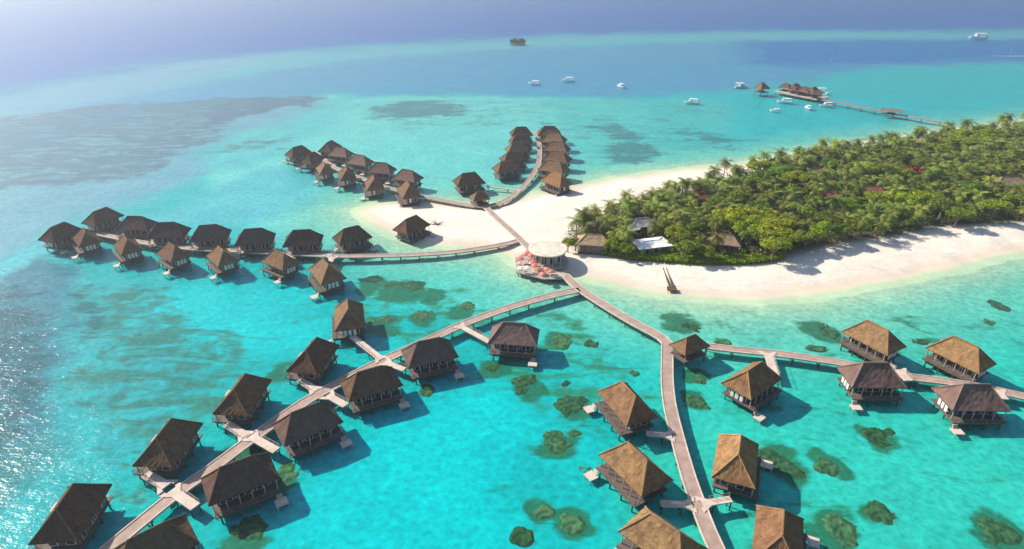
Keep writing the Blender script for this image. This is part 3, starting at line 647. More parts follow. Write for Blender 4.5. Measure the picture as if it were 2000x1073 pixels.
# ------------------------------------------------------------------ boardwalks
def resample(pts, step):
    out = [Vector(pts[0])]
    # Catmull-Rom smoothing
    P_ = [Vector(pts[0])]+[Vector(p) for p in pts]+[Vector(pts[-1])]; cur = []
    for i in range(1, len(P_)-2):
        p0, p1, p2, p3 = P_[i-1:i+3]; k = max(2, int((p2-p1).length/1.5))
        for j_ in range(k):
            t = j_/k; cur.append(.5*((2*p1)+(p2-p0)*t+(2*p0-5*p1+4*p2-p3)*t*t+(3*p1-p0-3*p2+p3)*t**3))
    cur.append(Vector(pts[-1]))
    acc = 0; out = [cur[0]]
    for a, b2 in zip(cur[:-1], cur[1:]):
        acc += (b2-a).length
        if acc >= step: out.append(b2); acc = 0
    if (out[-1]-cur[-1]).length > step*.3: out.append(cur[-1])
    return out
def walkway(px, width, z, label, stubs=(), mat='walk_deck', railed=False, bents=6.5, zlow=-3, group='boardwalks', name='boardwalk', curb='pale_deck', cat='boardwalk'):
    pts = resample([Vector(G(x, y, z)) for x, y in px], 2.0)
    o = pts[0]; root = empty(name, (o.x, o.y, 0)); loc = lambda v: Vector((v.x-o.x, v.y-o.y))
    q = MB(); cb_ = MB(); P2 = [loc(p) for p in pts]; nrm = []
    for i in range(len(P2)):
        a = P2[max(0, i-1)]; b2 = P2[min(len(P2)-1, i+1)]; d_ = (b2-a).normalized(); nrm.append(Vector((-d_.y, d_.x)))
    hw = width/2
    for i in range(len(P2)-1):
        a, b2, na, nb = P2[i], P2[i+1], nrm[i], nrm[i+1]
        for (u0, u1, z0, z1, tgt) in ((-hw, hw, z-.25, z, q), (-hw-.06, -hw+.2, z-.32, z+.14, cb_), (hw-.2, hw+.06, z-.32, z+.14, cb_)):
            if tgt is q: u0 += .2; u1 -= .2
            A0, A1, B0, B1 = a+na*u0, a+na*u1, b2+nb*u0, b2+nb*u1
            tgt.poly([(*A0, z1), (*B0, z1), (*B1, z1), (*A1, z1)][::-1]); tgt.poly([(*A0, z0), (*B0, z0), (*B1, z0), (*A1, z0)])
            tgt.poly([(*A0, z0), (*A0, z1), (*B0, z1), (*B0, z0)]); tgt.poly([(*A1, z0), (*B1, z0), (*B1, z1), (*A1, z1)])
            if i == 0: tgt.poly([(*A0, z0), (*A1, z0), (*A1, z1), (*A0, z1)])
            if i == len(P2)-2: tgt.poly([(*B0, z0), (*B0, z1), (*B1, z1), (*B1, z0)])
    dk = q.build('deck', mat, root); cb_.build('kerb', curb, dk)
    if railed:
        r_ = MB()
        for s_ in (-1, 1): rail(r_, [tuple(P2[i]+nrm[i]*s_*(hw-.1)) for i in range(0, len(P2), 2)], z, .9, 2.2)
        r_.build('railing', 'pale_post', root)
    acc = 99; last = None; proto = None; nb_ = 0
    for i in range(len(P2)):
        if last is not None: acc += (P2[i]-last).length
        last = P2[i]
        if acc >= bents and nb_ < 95:
            acc = 0; nb_ += 1
            if proto is None:
                b_ = MB()
                for s_ in (-1, 1): b_.tube((s_*(hw-.35), 0, zlow), (s_*(hw-.35), 0, z-.33), .17, n=7)
                b_.box(-hw-.25, hw+.25, -.14, .14, z-.52, z-.33); proto = b_.build('pile_bent', 'stilt_wood', root); ob = proto
            else: ob = proto.copy(); COL.objects.link(ob); ob.parent = root
            ob.location = (P2[i].x, P2[i].y, 0); ob.rotation_euler = (0, 0, atan2(nrm[i].y, nrm[i].x))
    for s0, s1, wd in stubs:
        a = loc(Vector(G(*s0, z+.1))); b2 = loc(Vector(G(*s1, z+.1))); d_ = (b2-a); ln = d_.length; ang = atan2(d_.y, d_.x)
        M = Matrix.Translation((a.x, a.y, 0)) @ Matrix.Rotation(ang, 4, 'Z')
        st = MB(); zz = z+.17; st.box(0, ln, -wd/2, wd/2, zz-.3, zz, M=M)
        so_ = st.build('side_bridge', 'pale_deck', root)
        fl = MB()
        for e in (-1, 1):       # flared mouth where the bridge leaves the main walk
            tri = [(-.6, e*(wd/2), zz-.02), (-.6, e*(wd/2+1.3), zz-.02), (1.6, e*wd/2, zz-.02)]
            tri = [tuple(M @ Vector(t_)) for t_ in tri]; bot = [(x, y_, zz-.28) for x, y_, _ in tri]
            fl.poly(tri if e < 0 else tri[::-1]); fl.poly(bot if e > 0 else bot[::-1])
            for k in range(3): fl.poly([tri[k], tri[(k+1) % 3], bot[(k+1) % 3], bot[k]])
        fl.build('flare', 'pale_deck', so_)
        pb = MB()
        for t_ in (.35, .95):
            for e in (-1, 1):
                p_ = M @ Vector((ln*t_, e*(wd/2-.2), 0)); pb.tube((p_.x, p_.y, zlow), (p_.x, p_.y, zz-.3), .14, n=6)
        pb.build('pile_bent', 'stilt_wood', so_)
        rr = MB(); c0 = M @ Vector((1.7, wd/2-.1, 0)); c1 = M @ Vector((ln, wd/2-.1, 0)); rail(rr, [(c0.x, c0.y), (c1.x, c1.y)], zz)
        rr.build('railing', 'pale_post', so_)
    return tag(root, label, cat, group)
ZW = 1.55
walkway([(1132, 566), (1080, 577), (1000, 599), (905, 633), (850, 658), (740, 708), (655, 752), (600, 782), (500, 851), (400, 925), (340, 967), (205, 1078), (90, 1180)], 3.0, ZW,
        'brown timber boardwalk running diagonally between the two near rows of villas',
        [((745, 702), (688, 657), 1.9), ((752, 707), (790, 722), 1.9), ((640, 772), (676, 792), 2.0), ((617, 762), (585, 742), 2.0), ((490, 852), (540, 880), 2.1),
         ((480, 852), (443, 828), 2.1), ((335, 958), (382, 990), 2.2), ((325, 950), (284, 926), 2.2), ((897, 636), (957, 668), 1.8)])
walkway([(1103, 537), (1130, 562), (1175, 592), (1235, 628), (1297, 663), (1303, 690), (1303, 740), (1308, 790), (1322, 850), (1343, 925), (1362, 980), (1385, 1040), (1412, 1100), (1440, 1180)], 3.1, ZW,
        'winding boardwalk from the round pavilion past the corner hut to the bottom edge',
        [((1312, 851), (1262, 846), 1.6), ((1352, 986), (1290, 983), 1.6), ((1372, 984), (1428, 975), 1.6)])
walkway([(1380, 676), (1430, 682), (1520, 691), (1600, 702), (1650, 710), (1700, 722), (1775, 736), (1840, 744), (1920, 757), (1975, 769), (2080, 792), (2250, 830)], 2.9, ZW,
        'boardwalk running east from the small hut between four reddish villas',
        [((1500, 690), (1514, 735), 2.2), ((1755, 722), (1775, 744), 2.2), ((1948, 762), (1962, 780), 2.0), ((1738, 732), (1745, 712), 1.6)])
walkway([(1012, 470), (985, 477), (940, 485), (880, 493), (800, 498), (720, 500), (650, 500), (560, 495), (480, 491), (380, 486), (300, 477), (240, 467), (185, 455)], 2.6, ZW,
        'long gently curved boardwalk from the sand to the western double row of villas',
        [((640, 500), (660, 485), 1.5), ((650, 502), (640, 520), 2.0), ((560, 495), (575, 512), 1.6), ((440, 490), (450, 505), 1.6), ((330, 481), (345, 497), 1.6), ((240, 468), (250, 484), 1.6), ((480, 491), (470, 484), 1.6), ((385, 486), (380, 478), 1.6), ((300, 477), (300, 468), 1.6)], railed=False)
walkway([(948, 404), (905, 399), (850, 389), (800, 379), (750, 364), (700, 346), (655, 328), (625, 306), (612, 296)], 2.4, ZW,
        'far boardwalk through the middle of the distant western villa cluster', [((790, 376), (797, 366), 1.5), ((716, 352), (728, 360), 1.5)], zlow=-2)
walkway([(948, 404), (985, 393), (1012, 374), (1035, 350), (1050, 325), (1054, 300), (1052, 275), (1046, 256)], 2.4, ZW,
        'far boardwalk curving up between the distant twin columns of villas', [((1015, 372), (950, 364), 1.2)], zlow=-2)
walkway([(948, 404), (975, 430), (1005, 457), (1036, 487)], 2.6, 1.6, 'boardwalk crossing the open white sand to the round pavilion', zlow=.2, bents=8)
walkway([(1606, 195), (1650, 203), (1700, 213), (1745, 221), (1800, 232), (1850, 241)], 3.0, 2.0, 'long straight jetty from the wooded island to the arrival pavilions', mat='jetty_deck', zlow=-4, bents=9, name='jetty', cat='jetty', group=None, curb='jetty_deck')
# gatehouse arches on the far walk
# ------------------------------------------------------------------ round pavilion & terrace
ZP = 1.6
pc = G(1070, 485, 6.2); root = empty('round_pavilion', (pc[0], pc[1], 0)); R0 = 6.8
q = MB(); q.lathe([(R0-.25, 5.7), (R0, 5.75), (R0+.05, 6.15), (R0-.35, 6.25), (R0-1.2, 6.2), (3, 6.32), (.5, 6.4)], 48); q.build('roof', 'disc_roof', root, smooth=False)
q = MB(); q.lathe([(4.6, ZP), (4.6, 5.69)], 40); wl = q.build('wall', 'drum_wall', root)
for k in range(10):
    a = 2*pi*k/10; q = MB(); M = Matrix.Rotation(a, 4, 'Z'); q.box(4.45, 4.66, -.75, .75, ZP+.5, 5.1, M=M); q.build('window', 'glass_dark', wl)
for k in range(12):
    a = 2*pi*(k+.5)/12; q = MB(); q.tube((6.0*cos(a), 6.0*sin(a), ZP), (6.0*cos(a), 6.0*sin(a), 5.7), .16, n=8); q.build('column', 'pale_post', root)
q = MB(); q.lathe([(7.3, ZP-.6), (7.4, ZP-.02)], 40); q.build('floor', 'terrace', root)
for k in range(10):
    a = 2*pi*(k+.2)/10; q = MB(); q.tube((6.4*cos(a), 6.4*sin(a), -2.5), (6.4*cos(a), 6.4*sin(a), ZP-.6), .2, n=7); q.build('stilt', 'stilt_wood', root)
tag(root, 'round pavilion with flat pale disc roof where the boardwalks meet the beach', 'pavilion')
tp = [(1004, 505), (1030, 490), (1040, 500), (1052, 520), (1095, 530), (1112, 536), (1096, 545), (1060, 545), (1008, 532)]
tw = [Vector(G(x, y, ZP)) for x, y in tp]; cx_ = sum((p.x for p in tw))/len(tw); cy_ = sum((p.y for p in tw))/len(tw)
root = empty('terrace', (cx_, cy_, 0)); q = MB(); lp = [(p.x-cx_, p.y-cy_) for p in tw]
q.poly([(*p, ZP) for p in lp]); q.poly([(*p, ZP-.35) for p in lp][::-1])
for a, b2 in zip(lp, lp[1:]+lp[:1]): q.poly([(*a, ZP), (*a, ZP-.35), (*b2, ZP-.35), (*b2, ZP)])
q.build('deck', 'terrace', root)
q = MB(); rail(q, [p for p in (lp[3:] if False else lp[-3:]+lp[:2])], ZP, .95, 1.5); q.build('railing', 'white_paint', root)
for p in lp[::2]+[(0, 0)]:
    q = MB(); q.tube((p[0]*.9, p[1]*.9, -2.5), (p[0]*.9, p[1]*.9, ZP-.35), .18, n=7); q.build('stilt', 'stilt_wood', root)
tag(root, 'wooden dining terrace beside the round pavilion, crowded with red parasols', 'terrace')
def parasol(loc, r, mat):
    root = empty('parasol', loc); q = MB(); q.tube((0, 0, 0), (0, 0, 2.5), .035, n=6); q.build('pole', 'pale_post', root)
    q = MB(); n8 = 8
    for k in range(n8):
        a, b2 = 2*pi*k/n8, 2*pi*(k+1)/n8
        q.poly([(0, 0, 2.55), (r*cos(a), r*sin(a), 2.05), (r*cos(b2), r*sin(b2), 2.05)]); q.poly([(0, 0, 2.5), (r*cos(b2), r*sin(b2), 2.0), (r*cos(a), r*sin(a), 2.0)])
        q.poly([(r*cos(a), r*sin(a), 2.05), (r*cos(a), r*sin(a), 1.85), (r*cos(b2), r*sin(b2), 1.85), (r*cos(b2), r*sin(b2), 2.05)])
    q.build('canopy', mat, root); q = MB(); q.lathe([(.28, 0), (.28, .08), (.06, .12)], 10); q.build('base', 'drum_wall', root); return root
pr = [(1033, 492, 1), (1026, 498, 1), (1037, 500, 1), (1017, 506, 1), (1041, 512, 1), (1044, 520, 1), (1030, 524, 0), (1017, 525, 0), (1052, 527, 1), (1068, 527, 1), (1077, 531, 1), (1060, 536, 1)]
pm = {}
for i, (x, y, red) in enumerate(pr):
    g_ = G(x, y+9, ZP)
    if red not in pm: o = parasol((0, 0, 0), 1.3, 'canopy_red' if red else 'canopy_cream'); pm[red] = o; index_children()
    else: o = copy_tree(pm[red])
    o.location = (g_[0], g_[1], ZP); o.rotation_euler = (0, 0, i*.37)
    tag(o, 'red parasol open over the terrace beside the round pavilion' if red else 'cream parasol among the red ones on the terrace', 'parasol', 'red parasols on the terrace' if red else 'cream parasols on the terrace')
def table(loc):
    root = empty('cafe_table', loc); q = MB(); q.lathe([(.5, .7), (.5, .74)], 14); q.build('tabletop', 'white_paint', root); q = MB(); q.tube((0, 0, 0), (0, 0, .7), .05, n=6); q.build('leg', 'dark_wood', root)
    return root
tb = None
for i, (x, y) in enumerate([(1012, 524), (1022, 527), (1012, 514), (1057, 524), (1090, 537), (1082, 540), (1042, 505), (1034, 515)]):
    g_ = G(x, y+3, ZP)
    if tb is None: tb = o = table((0, 0, 0)); index_children()
    else: o = copy_tree(tb)
    o.location = (g_[0], g_[1], ZP); tag(o, 'round white cafe table among the parasols on the terrace', 'table', 'cafe tables on the terrace')
# low paved court east of the round pavilion
# ------------------------------------------------------------------ beach objects
g_ = G(1304, 548, .9); a_ = Vector(G(1298, 524, 1)); b_ = Vector(G(1311, 566, .3)); root = empty('beach_ramp', (b_.x, b_.y, 0)); dd = a_-b_; M = Matrix.Rotation(atan2(dd.y, dd.x), 4, 'Z')
q = MB()
for s_ in (-.55, .55): q.box(0, dd.length, s_-.12, s_+.12, .75, 1.25, M=M)
q.build('side_beam', 'dark_wood', root)
q = MB(); q.box(-2.0, .4, -1.5, 1.5, .9, 1.15, M=M); q.build('platform', 'dark_wood', root)
for sx in (-1.7, .1):
    for sy in (-1.3, 1.3):
        q = MB(); p_ = M @ Vector((sx, sy, 0)); q.tube((p_.x, p_.y, -1), (p_.x, p_.y, 1.7), .1, n=6); q.build('post', 'dark_wood', root)
tag(root, 'narrow wooden ramp ending in a small dark platform at the waterline of the beach', 'ramp')
g_ = G(852, 440, 1); root = MB(); rr_ = random.Random(4)
for k in range(26):
    a = rr_.uniform(0, 2*pi); e = rr_.uniform(.1, .9); ln = rr_.uniform(1.2, 3.4)
    root.tube((rr_.uniform(-.7, .7), rr_.uniform(-.4, .4), 0), (ln*cos(a)*1.2, ln*sin(a)*.7, ln*e), .12, .03, n=5)
o = root.build('driftwood', 'dark_wood', None, (g_[0], g_[1], 1.0)); tag(o, 'dark tangle of driftwood on the sand beside the lone stilted villa', 'driftwood')
# ------------------------------------------------------------------ trees
def palm_meshes(seed):
    r_ = random.Random(seed); h = r_.uniform(5.2, 8.4); lean = (r_.uniform(-1.2, 1.2), r_.uniform(-1.2, 1.2))
    t = MB(); prev = Vector((0, 0, -.3)); k = 7; pts = []
    for i in range(k+1):
        u = i/k; pts.append(Vector((lean[0]*u*u, lean[1]*u*u, -.3+(h+.3)*u)))
    for i in range(k): t.tube(pts[i], pts[i+1], .24-.013*i*1.2, .24-.013*(i+1)*1.2, n=7, cap=i == k-1)
    top = pts[-1]; c = MB(); nf = r_.randint(17, 22)
    for j in range(nf):
        a = j*2.39996+r_.uniform(-.2, .2); el = radians(r_.uniform(52, 78)) if j > nf*.7 else radians(r_.uniform(-22, 40)); ln = r_.uniform(3.6, 4.9)
        p = Vector(top)+Vector((0, 0, .1)); dirh = Vector((cos(a), sin(a), 0)); side = Vector((-sin(a), cos(a), 0)); ns = 8; sl = ln/ns; e = el; spine = [p.copy()]
        for s_ in range(ns):
            e -= radians(r_.uniform(9, 14)); p = p+(dirh*cos(e)+Vector((0, 0, sin(e))))*sl; spine.append(p.copy())
        for s_ in range(ns):
            q0, q1 = spine[s_], spine[s_+1]; ax = (q1-q0).normalized(); upv = side.cross(ax); u = (s_+.5)/ns
            wd = .95*sin(pi*min(1, u*.85+.13))+.12
            for sg in (-1, 1):
                for hh_ in (0, .5):
                    b0 = q0.lerp(q1, hh_); b1 = q0.lerp(q1, hh_+.36); tip = b0+side*sg*wd+ax*.45-abs(upv.z)*Vector((0, 0, wd*r_.uniform(.35, .6)))
                    c.poly([b0, b1, tip+ax*.12, tip] if sg > 0 else [b0, tip, tip+ax*.12, b1])
        for s_ in range(0, ns, 2): pass
    n_nuts = r_.randint(3, 6)
    return t, c, top
PALMS = []
for k in range(9):
    t, c, top = palm_meshes(100+k); root = empty('palm_tree'); t.build('trunk', 'trunk', root); c.build('crown', 'palm_leaf', root); PALMS.append(root)
def broad_meshes(seed, dome=1.0):
    r_ = np.random.default_rng(seed); rad = r_.uniform(3.2, 4.6); ht = r_.uniform(5.2, 7.5)*dome
    t = MB(); t.tube((0, 0, -.4), (0, 0, ht*.55), .38, .22, n=8)
    c = MB(); nl = 11; lobes = []
    for k in range(nl):
        a = r_.uniform(0, 2*pi); q = sqrt(r_.uniform(0, 1))*rad*.75; z = ht*.72+(1-(q/rad)**2)*ht*.24+r_.uniform(-.6, .4)
        lobes.append((q*cos(a), q*sin(a), z, r_.uniform(1.1, 2.0)))
        t.tube((0, 0, ht*.42), (q*cos(a)*.8, q*sin(a)*.8, z-.4), .14, .05, n=5)
    for lx, ly, lz, lr in lobes:
        m_ = int(150*lr)
        for _ in range(m_):
            v_ = r_.normal(size=3); v_ /= np.linalg.norm(v_); v_[2] = abs(v_[2])*.9-.25; rr = lr*(.65+.42*r_.random())
            p = np.array([lx, ly, lz])+v_*rr*np.array([1, 1, .8]); nn = v_+r_.normal(size=3)*.55; nn /= np.linalg.norm(nn)
            u = np.cross(nn, r_.normal(size=3)); u /= np.linalg.norm(u)+1e-9; w_ = np.cross(nn, u); s_ = r_.uniform(.16, .36)
            c.poly([p-u*s_, p-w_*s_*.6, p+u*s_, p+w_*s_*.6])
    return t, c
BROAD = {}
for mat in ('broad_leaf', 'bright_leaf'):
    for k in range(4):
        t, c = broad_meshes(300+k+(20 if mat[1] == 'r' and mat[2] == 'i' else 0)); root = empty('broadleaf_tree'); t.build('trunk', 'trunk', root); c.build('crown', mat, root)
        BROAD.setdefault(mat, []).append(root)
t, c = broad_meshes(777); redt = empty('flowering_tree'); t.build('trunk', 'trunk', redt); c.build('crown', 'red_flower', redt)
index_children(); placed = []
usedT = set()
def put(master, x, y, sc, label, cat, group, z=1.1):
    if master.name in usedT: o = copy_tree(master)
    else: o = master; usedT.add(master.name)
    o.location = (x, y, z); o.rotation_euler = (0, 0, random.uniform(0, 6.28)); o.scale = (sc, sc, sc*random.uniform(.9, 1.1) if cat != 'tree' else min(sc, 1.25))
    tag(o, label, cat, group); placed.append((x, y))
    if cat == 'tree' and sc > .95:
        for k in range(7): placed.append((x+2.6*sc*cos(k*.9), y+2.6*sc*sin(k*.9)))
    return o
# bungalows in the grove: px, py, hl, hw, rot, material, label
BUNG = [(1160, 470, 6.2, 4.2, -8, 'thatch_pale', 'pinkish brown thatched bungalow at the wooded tip behind the round pavilion', False),
        (1255, 436, 5.5, 3.6, 10, 'drum_wall', 'grey roofed bungalow half hidden by palms north of the white terrace roof', False),
        (1272, 474, 6.5, 4.2, 14, 'white_paint', 'low building with bright white roof planes among the bushes', False),
        (1416, 470, 5.6, 4.0, -18, 'thatch_pale', 'tan thatched bungalow above the beach with dark shade beside it', False),
        (1366, 384, 3.8, 3.0, 20, 'thatch_red', 'bungalow with orange brown roof deep in the grove', False),
        (1618, 380, 3.8, 3.2, 5, 'thatch_red', 'bungalow with rust and yellow roof surrounded by palms mid island', False),
        (1590, 336, 4.2, 3.0, 0, 'thatch_pale', 'small pinkish roofed bungalow near the far shore of the island', False),
        (1700, 374, 6.8, 3.8, -6, 'thatch_red', 'long bungalow with salmon pink roof in the middle of the grove', False),
        (1968, 356, 8.0, 4.5, 5, 'thatch_pale', 'wide tan roof at the edge of the photo among the trees', False),
        (1232, 446, 3.0, 2.4, 30, 'canopy_cream', 'small cream roofed kiosk between palms', False)]
bpos = []
for px, py, hl, hw, rot, mat, lab, _ in BUNG:
    x, y = G(px, py, 5.2); bpos.append((x, y, hl))
    hut((x, y, 1.1), radians(rot), hl, hw, hl*.45, 4.0, 4.0+hw*.62 if mat != 'white_paint' else 4.9, lab, mat, cat='bungalow', name='bungalow', open_=False, z0=.45, stilts=False, group='bungalows in the grove')
def free(x, y, dmin):
    return all((x-a)**2+(y-b2)**2 > dmin*dmin for a, b2 in placed)
def blocked(x, y, pad=2.0):
    for a, b2, hl in bpos:
        if (x-a)**2+(y-b2)**2 < (hl+pad-1.2)**2: return True
        # keep the view side (south) of each roof open
        if abs(x-a) < hl*.8 and -13 < y-b2 < 0: return True
    return False
BR = [(1430, 432, 1.35, 1), (1462, 436, 1.25, 1), (1495, 445, 1.3, 1), (1520, 452, 1.15, 1), (1405, 440, 1.0, 1), (1510, 492, .9, 1), (1535, 480, .9, 1), (1110, 472, .5, 1), (1125, 470, .5, 0),
      (1490, 350, 1.3, 0), (1530, 345, 1.3, 0), (1560, 352, 1.3, 0), (1470, 365, 1.1, 0), (1600, 345, 1.1, 0), (1890, 284, 1.5, 1), (1860, 290, 1.4, 1), (1925, 280, 1.4, 1), (1955, 285, 1.3, 0), (1830, 300, 1.3, 0),
      (1985, 300, 1.4, 0), (1760, 345, 1.1, 1), (1720, 380, 1.2, 0), (1800, 395, 1.2, 1), (1770, 405, 1.1, 1), (1840, 410, 1.2, 0), (1870, 425, 1.0, 0), (1900, 380, 1.1, 0), (1940, 415, 1.1, 1), (1975, 400, 1.1, 0),
      (1575, 470, .9, 0), (1610, 440, 1.0, 0), (1640, 455, .9, 0), (1350, 455, .9, 0), (1320, 470, .9, 1), (1340, 490, .8, 0), (1380, 492, .7, 0), (1560, 420, 1.1, 0), (1590, 400, 1.0, 0),
      (1660, 410, 1.1, 0), (1690, 430, 1.0, 0), (1440, 395, 1.0, 0), (1400, 400, .9, 0), (1210, 470, .65, 0), (1195, 480, .6, 1), (1225, 485, .6, 1), (1680, 300, 1., 0), (1740, 310, 1.1, 0), (1620, 325, 1., 0), (1450, 452, 1.2, 1), (1500, 470, 1.1, 1), (1530, 470, 1.0, 1), (1480, 335, 1.1, 1), (1515, 335, 1.1, 1), (1550, 360, 1.2, 1), (1900, 270, 1.4, 1), (1870, 272, 1.3, 1), (1940, 268, 1.3, 1), (1690, 340, 1.1, 1), (1715, 395, 1.1, 1), (1600, 460, .9, 1), (1460, 470, .9, 0), (1480, 410, 1.0, 0), (1800, 330, 1.1, 0), (1550, 380, 1., 0)]
for k, (px, py, sc, br) in enumerate(BR):
    x, y = G(px, py, 5.5)
    if blocked(x, y, -1): continue
    sc *= 1.35
    put(BROAD['bright_leaf' if br else 'broad_leaf'][k % 4], x, y, sc, 'bright yellow green rounded tree bulging out of the palm grove' if br else 'dense mid green broadleaf tree growing between palms on the island', 'tree', 'bright rounded trees of the grove' if br else 'broadleaf trees of the grove')
for k, (px, py, s) in enumerate([(1778, 335, 1.0), (1800, 338, .9), (1690, 372, .6)]):
    x, y = G(px, py, 5.5); put(redt, x, y, s, ['tree covered in bright red blossom in the middle of the island', 'smaller russet red tree beside the brighter red one', 'low tree with reddish flowers beside the salmon pink roof'][k], 'tree', 'red flowering trees')
# palms: edge ones first (the ones whose crowns stand against sand and water), then fill
gx = GROVE; lo = gx.min(0); hi = gx.max(0); cand = rng.random((9000, 2))*(hi-lo)+lo
# keep to what the photo can see
ang = np.degrees(np.arctan2(cand[:, 0], cand[:, 1])); ok = (sdf(cand, GROVE) < -.5) & (ang < 42.5); cand = cand[ok]; cs = sdf(cand, GROVE)
order = np.argsort(np.where(cs > -5, 0, 1)+rng.random(len(cs))*.9); np_ = 0
for i in order:
    x, y = cand[i]; rdist = hypot(x, y)
    if np_ >= 298: break
    if blocked(x, y) or not free(x, y, 4.2 if rdist < 330 else 5.6): continue
    e = cs[i] > -5
    if e and y < 280 and x > 30: lab = 'coconut palm leaning out along the beach side edge of the grove'; g2 = 'palms along the beach edge of the grove'
    elif e: lab = 'coconut palm standing along the far lagoon edge of the grove'; g2 = 'palms along the far edge of the grove'
    else: lab = 'coconut palm inside the dense island grove'; g2 = 'palms inside the grove'
    put(PALMS[np_ % 9], x, y, random.uniform(.85, 1.15), lab, 'palm tree', g2); np_ += 1
# the palms past the first three hundred read as one mass of crowns
gm_v = []; gm_f = []; gm_m = []; off = 0; np2 = 0; src = []
for k in range(4):
    t_, c_, _t = palm_meshes(500+k); src.append((np.array(t_.v+c_.v), t_.f+[tuple(i_+len(t_.v) for i_ in f_) for f_ in c_.f], [0]*len(t_.f)+[1]*len(c_.f)))
for i in order[::-1]:
    x, y = cand[i]
    if np2 >= 330: break
    if cs[i] > -3 or blocked(x, y) or not free(x, y, 3.0): continue
    placed.append((x, y)); vv, ff_, mm = src[np2 % 4]; a = random.uniform(0, 6.28); k = random.uniform(.75, 1.0)
    R2 = np.array([[cos(a), -sin(a), 0], [sin(a), cos(a), 0], [0, 0, 1]])*k
    gm_v.append(vv@R2.T+np.array([x, y, 1.1])); gm_f += [tuple(i_+off for i_ in f_) for f_ in ff_]; gm_m += mm; off += len(vv); np2 += 1
q = MB(); q.v = [tuple(p) for p in np.concatenate(gm_v).tolist()]; q.f = gm_f; q.m = gm_m
tag(q.build('palm_wood', ['trunk', 'palm_leaf']), 'mass of further palms filling the inside of the island grove', 'palm grove', kind='stuff')
# undergrowth: one mass of low leaves filling between trunks
def leaf_mass(name, pts_xy, zlo, zhi, size, mat, per, spread):
    n0 = len(pts_xy); k = per; P0 = np.repeat(pts_xy, k, 0)+rng.normal(size=(n0*k, 2))*spread; N = len(P0)
    z = zlo+(zhi-zlo)*rng.random(N)**.7; c0 = np.concatenate([P0, z[:, None]], 1)
    nn = rng.normal(size=(N, 3)); nn[:, 2] = np.abs(nn[:, 2])+.6; nn /= np.linalg.norm(nn, axis=1)[:, None]
    u = np.cross(nn, rng.normal(size=(N, 3))); u /= np.linalg.norm(u, axis=1)[:, None]; v_ = np.cross(nn, u); s = (size*(.6+.8*rng.random(N)))[:, None]
    vs = np.stack([c0-u*s, c0-v_*s*.6, c0+u*s, c0+v_*s*.6], 1).reshape(-1, 3)
    me = bpy.data.meshes.new(name); me.vertices.add(len(vs)); me.vertices.foreach_set('co', vs.astype(np.float32).ravel())
    me.loops.add(4*N); me.loops.foreach_set('vertex_index', np.arange(4*N, dtype=np.int32)); me.polygons.add(N); me.polygons.foreach_set('loop_start', (np.arange(N)*4).astype(np.int32))
    me.update(calc_edges=True); me.materials.append(MATS[mat]); o = bpy.data.objects.new(name, me); COL.objects.link(o); return o
allc = rng.random((14000, 2))*(hi-lo)+lo
s_ = sdf(allc, GROVE); an = np.degrees(np.arctan2(allc[:, 0], allc[:, 1])); allc = allc[(s_ < -1) & (an < 43)]
allc = np.array([p for p in allc if not any((p[0]-a)**2+(p[1]-b2)**2 < (hl*.95)**2 for a, b2, hl in bpos)])
hgt = 1.2
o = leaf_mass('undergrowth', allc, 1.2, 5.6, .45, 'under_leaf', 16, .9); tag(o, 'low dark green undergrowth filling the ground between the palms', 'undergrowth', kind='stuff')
# low bright hedge along the near sand edge behind the round pavilion
hp = W([(1150, 490), (1180, 498), (1230, 506), (1300, 512), (1400, 517), (1470, 515), (1530, 507), (1530, 497), (1470, 502), (1400, 502), (1330, 498), (1250, 490), (1190, 482)], 1.5)
hc = rng.random((6500, 2))*(hp.max(0)-hp.min(0))+hp.min(0); hc = hc[sdf(hc, hp) < 0]
o = leaf_mass('hedge', hc, 1.1, 2.9, .26, 'bright_leaf', 26, .45); tag(o, 'low yellow green hedge edging the sand from the round pavilion eastwards', 'hedge')
# ------------------------------------------------------------------ islet
x, y = G(1011, 82, 0); root = empty('islet', (x, y, 0)); q = MB(); q.lathe([(9, -4), (8, .05), (6, .3), (2, .4)], 20); q.build('rock', 'islet_rock', root)
c = MB(); r2 = np.random.default_rng(5)
for _ in range(1500):
    a = r2.uniform(0, 2*pi); rr = sqrt(r2.random())*9; p = np.array([rr*cos(a)*1.05, rr*sin(a)*.8, .2+r2.random()*4.6*(1-(rr/10)**3)*(.55+.45*sin(a*2+1))]); n1 = r2.normal(size=3); n1 /= np.linalg.norm(n1)
    u = np.cross(n1, r2.normal(size=3)); u /= np.linalg.norm(u); v_ = np.cross(n1, u); c.poly([p-u*.6, p-v_*.4, p+u*.6, p+v_*.4])
c.build('bush', 'dark_leaf', root); tag(root, 'tiny dark wooded islet alone on the far reef', 'islet')
